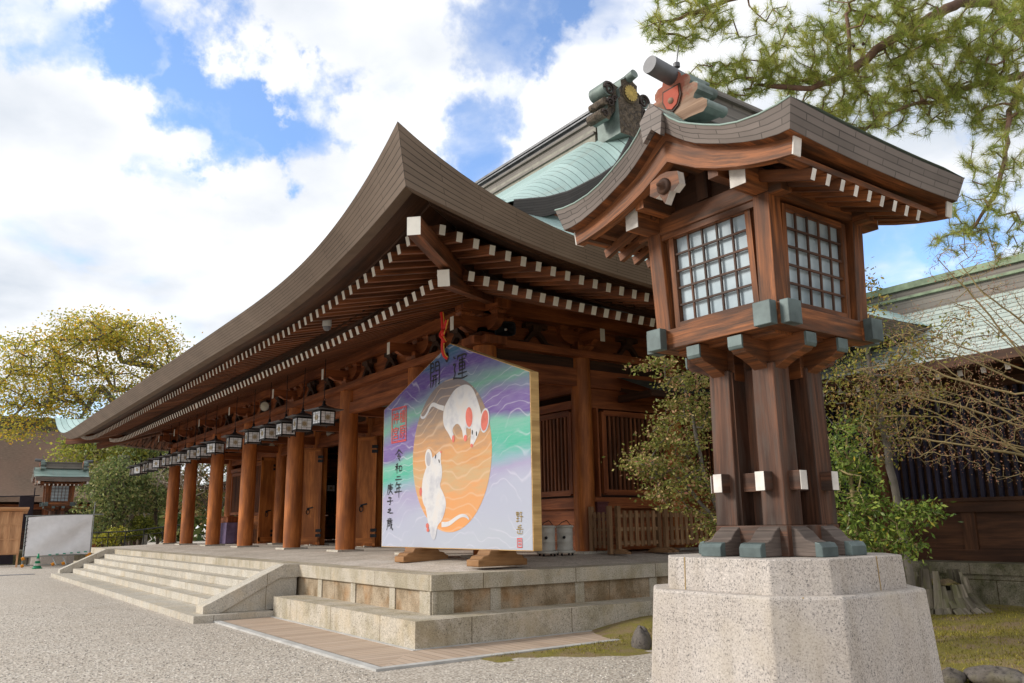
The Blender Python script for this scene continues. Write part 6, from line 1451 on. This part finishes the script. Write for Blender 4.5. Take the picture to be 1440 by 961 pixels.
plant('evergreen_shrub', 'glossy bright green evergreen shrub poking out right of the lantern legs', 'shrub', (2.9, 4.4, .1), [[(2.9,4.4,.1),(2.95,4.3,.9),(3.0,4.2,1.7),(3.0,4.15,2.6)], [(2.95,4.3,.9),(3.3,4.2,1.4),(3.7,4.3,1.75)]], GL, 15, (.07, .07, .05), .068, leafmat('glossy_leaf', ((0, (.05, .09, .016)), (.5, (.14, .21, .035)), (.85, (.27, .34, .07)), (.97, (.33, .36, .07)), (1, (.6, .42, .05))), .3, .3), .004, GBARK, .15, None, .38)
# far left trees
ZE = [(-81.53,2.16,18.39,3.79,2.41,60),(-78.0,6.44,20.32,4.82,1.93,80),(-75.3,10.43,19.92,3.79,2.07,60),(-74.24,12.6,18.2,2.41,2.07,30),(-82.96,1.42,15.05,3.44,2.41,50),(-79.55,5.78,16.31,4.82,2.75,70),(-76.92,9.81,15.57,3.44,2.75,40),(-81.67,1.08,11.45,2.69,1.48,28),(-80.98,5.04,12.97,4.13,1.38,30)]
plant('zelkova_tree', 'broad zelkova tree with thin yellowing leaves rising behind the eave tip', 'tree', (-78, 12.5, 0), [[(-78,12.5,0),(-77.97,12.46,4.79),(-76.7,11.68,11.5),(-76,11.2,14.5)]], ZE, 58, (.85, .85, .36), .27, leafmat('autumn_leaf', ((0, (.24, .27, .05)), (.35, (.44, .43, .07)), (.75, (.66, .52, .07)), (1, (.70, .38, .05))), .45), .035, RBARK, 1.0, 3.2, .6, .0, .3, .5, up=.0)
plant('ginkgo_tree', 'orange-leaved tree crown just above the dark gate ridge', 'tree', (-105, 5, 0), [[(-105,5,0),(-105,5,11)]], [(-105.89,5.02,13.48,3.01,1.21,40),(-107.48,2.97,12.93,1.72,.86,15)], 40, (.6, .6, .35), .36, leafmat('orange_leaf', ((0, (.14, .14, .04)), (.4, (.38, .25, .05)), (1, (.58, .30, .03))), .4), .05, BARK, 1.0, 2, .6)
plant('ginkgo_tree', 'smaller yellow-orange tree crown beside the eave tip above the gate ridge', 'tree', (-103, 9, 0), [[(-103,9,0),(-103,9,11)]], [(-103.25,8.94,13.0,2.41,1.03,25)], 44, (.6, .6, .35), .36, bpy.data.materials['orange_leaf'], .05, BARK, 1.0, 2, .6)
plant('maple_tree', 'yellow-green maple crown hanging below the far eave tip', 'tree', (-52, 6.5, 0), [[(-52,6.5,0),(-52,6.3,4),(-52.3,5.5,7)]], [(-53.28,3.82,7.45,2.17,1.3,60),(-51.94,5.82,7.18,2.17,1.3,60),(-54.1,2.91,6.76,1.21,1.21,25)], 40, (.42, .42, .22), .22, leafmat('yellow_green_leaf', ((0, (.14, .18, .035)), (.5, (.32, .35, .06)), (1, (.48, .42, .07))), .4), .02, BARK, .6, 1.6, .6, 0, .3)
plant('evergreen_tree', 'dark dense evergreen tree behind the cloth screen edge', 'tree', (-47.5, 4.2, 0), [[(-47.5,4.2,0),(-47,4.4,2.5),(-46.3,4.5,4.8)]], [(-46.05,4.54,4.4,2.1,1.6,110),(-49.45,3.56,3.77,1.34,2.01,40),(-47.03,4.12,2.0,1.51,1.08,40)], 42, (.36, .36, .22), .20, leafmat('dark_leaf', ((0, (.07, .11, .04)), (.5, (.18, .22, .065)), (.85, (.32, .33, .11)), (1, (.38, .30, .14))), .3), .018, BARK, .5, 1.5, .5)
plant('evergreen_tree', 'rounder evergreen tree left of the farthest pillars', 'tree', (-48, 7.4, 0), [[(-48,7.4,0),(-47.6,7.0,2.5),(-47.3,6.8,4.5)]], [(-47.27,6.5,3.9,1.5,1.6,60),(-51.15,7.31,6.22,1.93,1.21,40)], 42, (.36, .36, .22), .20, bpy.data.materials['dark_leaf'], .018, BARK, .5, 1.5, .5)
T = thing('cedar_tree', 'thick grey tree trunk standing by the rounded topiary', 'tree', (-50.2, 5.4, 0)); b = MB(); b.tube([(-50.2, 5.4, -.1), (-50.1, 5.35, 1.2), (-49.93, 5.25, 2.4), (-49.6, 5.15, 3.9), (-49.0, 5.1, 6.4)], [.62, .50, .46, .42, .36], 12); b.build('trunk', wood('trunk_bark', (.07, .058, .045), (.22, .185, .14), 7, .95), T)
leaf_mesh('crown', np.array([(-49.0, 5.2, 8.2)])+rng.normal(size=(2600, 3))*np.array([1.5, 1.5, .9]), .22, bpy.data.materials['dark_leaf'], T, .5, .35, 0, 0, (-50.2, 5.4, 0))
T = plant('bare_tree', 'pale leafless branching tree under the far eave', 'tree', (-44.5, 7.6, 0), [[(-44.5,7.6,0),(-44.3,7.4,2.6),(-44.0,7.0,4.4)]], [(-43.8,6.8,4.9,1.7,1.0,90),(-43.2,8.2,4.6,1.2,.9,50)], 3, (.1, .1, .08), .08, leafmat('dry_leaf', ((0, (.22, .15, .09)), (1, (.38, .28, .17))), .3), .013, plain('pale_bark', (.27, .22, .17), .9, 0, .2), .35, 1.1, .6)
plant('round_topiary', 'cloud-pruned round topiary in yellow-green by the handrail', 'topiary', (-45.7, 5.8, 0), [[(-45.7,5.8,0),(-45.75,5.85,1.2),(-45.78,5.88,2.0)]], [(-45.78,5.88,2.1,.85,.46,90),(-45.13,5.24,1.47,.55,.30,50),(-45.2,6.6,1.65,.5,.28,36)], 60, (.10, .10, .07), .085, leafmat('topiary_leaf', ((0, (.06, .085, .015)), (.5, (.16, .19, .03)), (1, (.36, .33, .045))), .3), .012, BARK, .3, .6, .6)
plant('yellow_bush', 'small yellow-leaved bush at the podium edge before the grey trunk', 'bush', (-43.6, 3.8, 0), [[(-43.6,3.8,0),(-43.6,3.85,1.2)]], [(-43.66,3.8,1.30,.65,.36,40),(-43.35,4.09,1.75,.28,.4,16),(-44.04,3.33,1.2,.4,.24,14)], 26, (.12, .12, .10), .11, leafmat('yellow_leaf', ((0, (.16, .20, .03)), (.5, (.42, .40, .05)), (.93, (.62, .52, .06)), (1, (.75, .75, .68))), .4), .01, BARK, .3, .4, .55)
plant('garden_shrub', 'leafy dark shrub seen between the farthest pillars', 'shrub', (-36.5, 9.3, 0), [[(-36.5,9.3,0),(-36.5,9.3,2)]], [(-36.5,9.3,2.3,.8,1.2,60)], 40, (.2, .2, .18), .14, bpy.data.materials['dark_leaf'], .012, BARK, .35, .8, .5)
for i, (x, y, z, r, lb_) in enumerate(((-62, 9, 5.5, 3.2, 'brownish mixed tree behind the cloth screen trees, left of two'), (-64, 15, 6, 3.6, 'brownish mixed tree far behind the topiary, right of two'))):
    plant('mixed_tree', lb_, 'tree', (x, y, 0), [[(x, y, 0), (x, y, 4)]], [(x, y, z, r, r*.85, 120)], 36, (.6, .6, .4), .30, leafmat('brown_leaf%d' % i, ((0, (.05, .06, .02)), (.4, (.13, .13, .035)), (.75, (.25, .17, .07)), (1, (.30, .17, .09))), .35), .03, BARK, .8, r, .55)

T = []
for (x0, y0, x1, y1, hh, n_) in ((-125, -70, -125, 75, 9, 9000), (-60, 62, 90, 62, 9, 5000)):
    f = rng.uniform(0, 1, n_); zt = hh*(.75+.25*np.sin(f*37)*np.sin(f*91+1)); T.append(np.stack([x0+(x1-x0)*f+rng.normal(size=n_)*1.6, y0+(y1-y0)*f+rng.normal(size=n_)*1.6, zt*rng.uniform(0, 1, n_)**.8], 1))
o = leaf_mesh('distant_woods', np.concatenate(T), 1.5, bpy.data.materials['dark_leaf'], None, .7); tag(o, 'hazy line of far off woods closing the view behind everything', 'woods'); o['kind'] = 'stuff'

for o in ORIG:
    if '_o' in o: del o['_o']
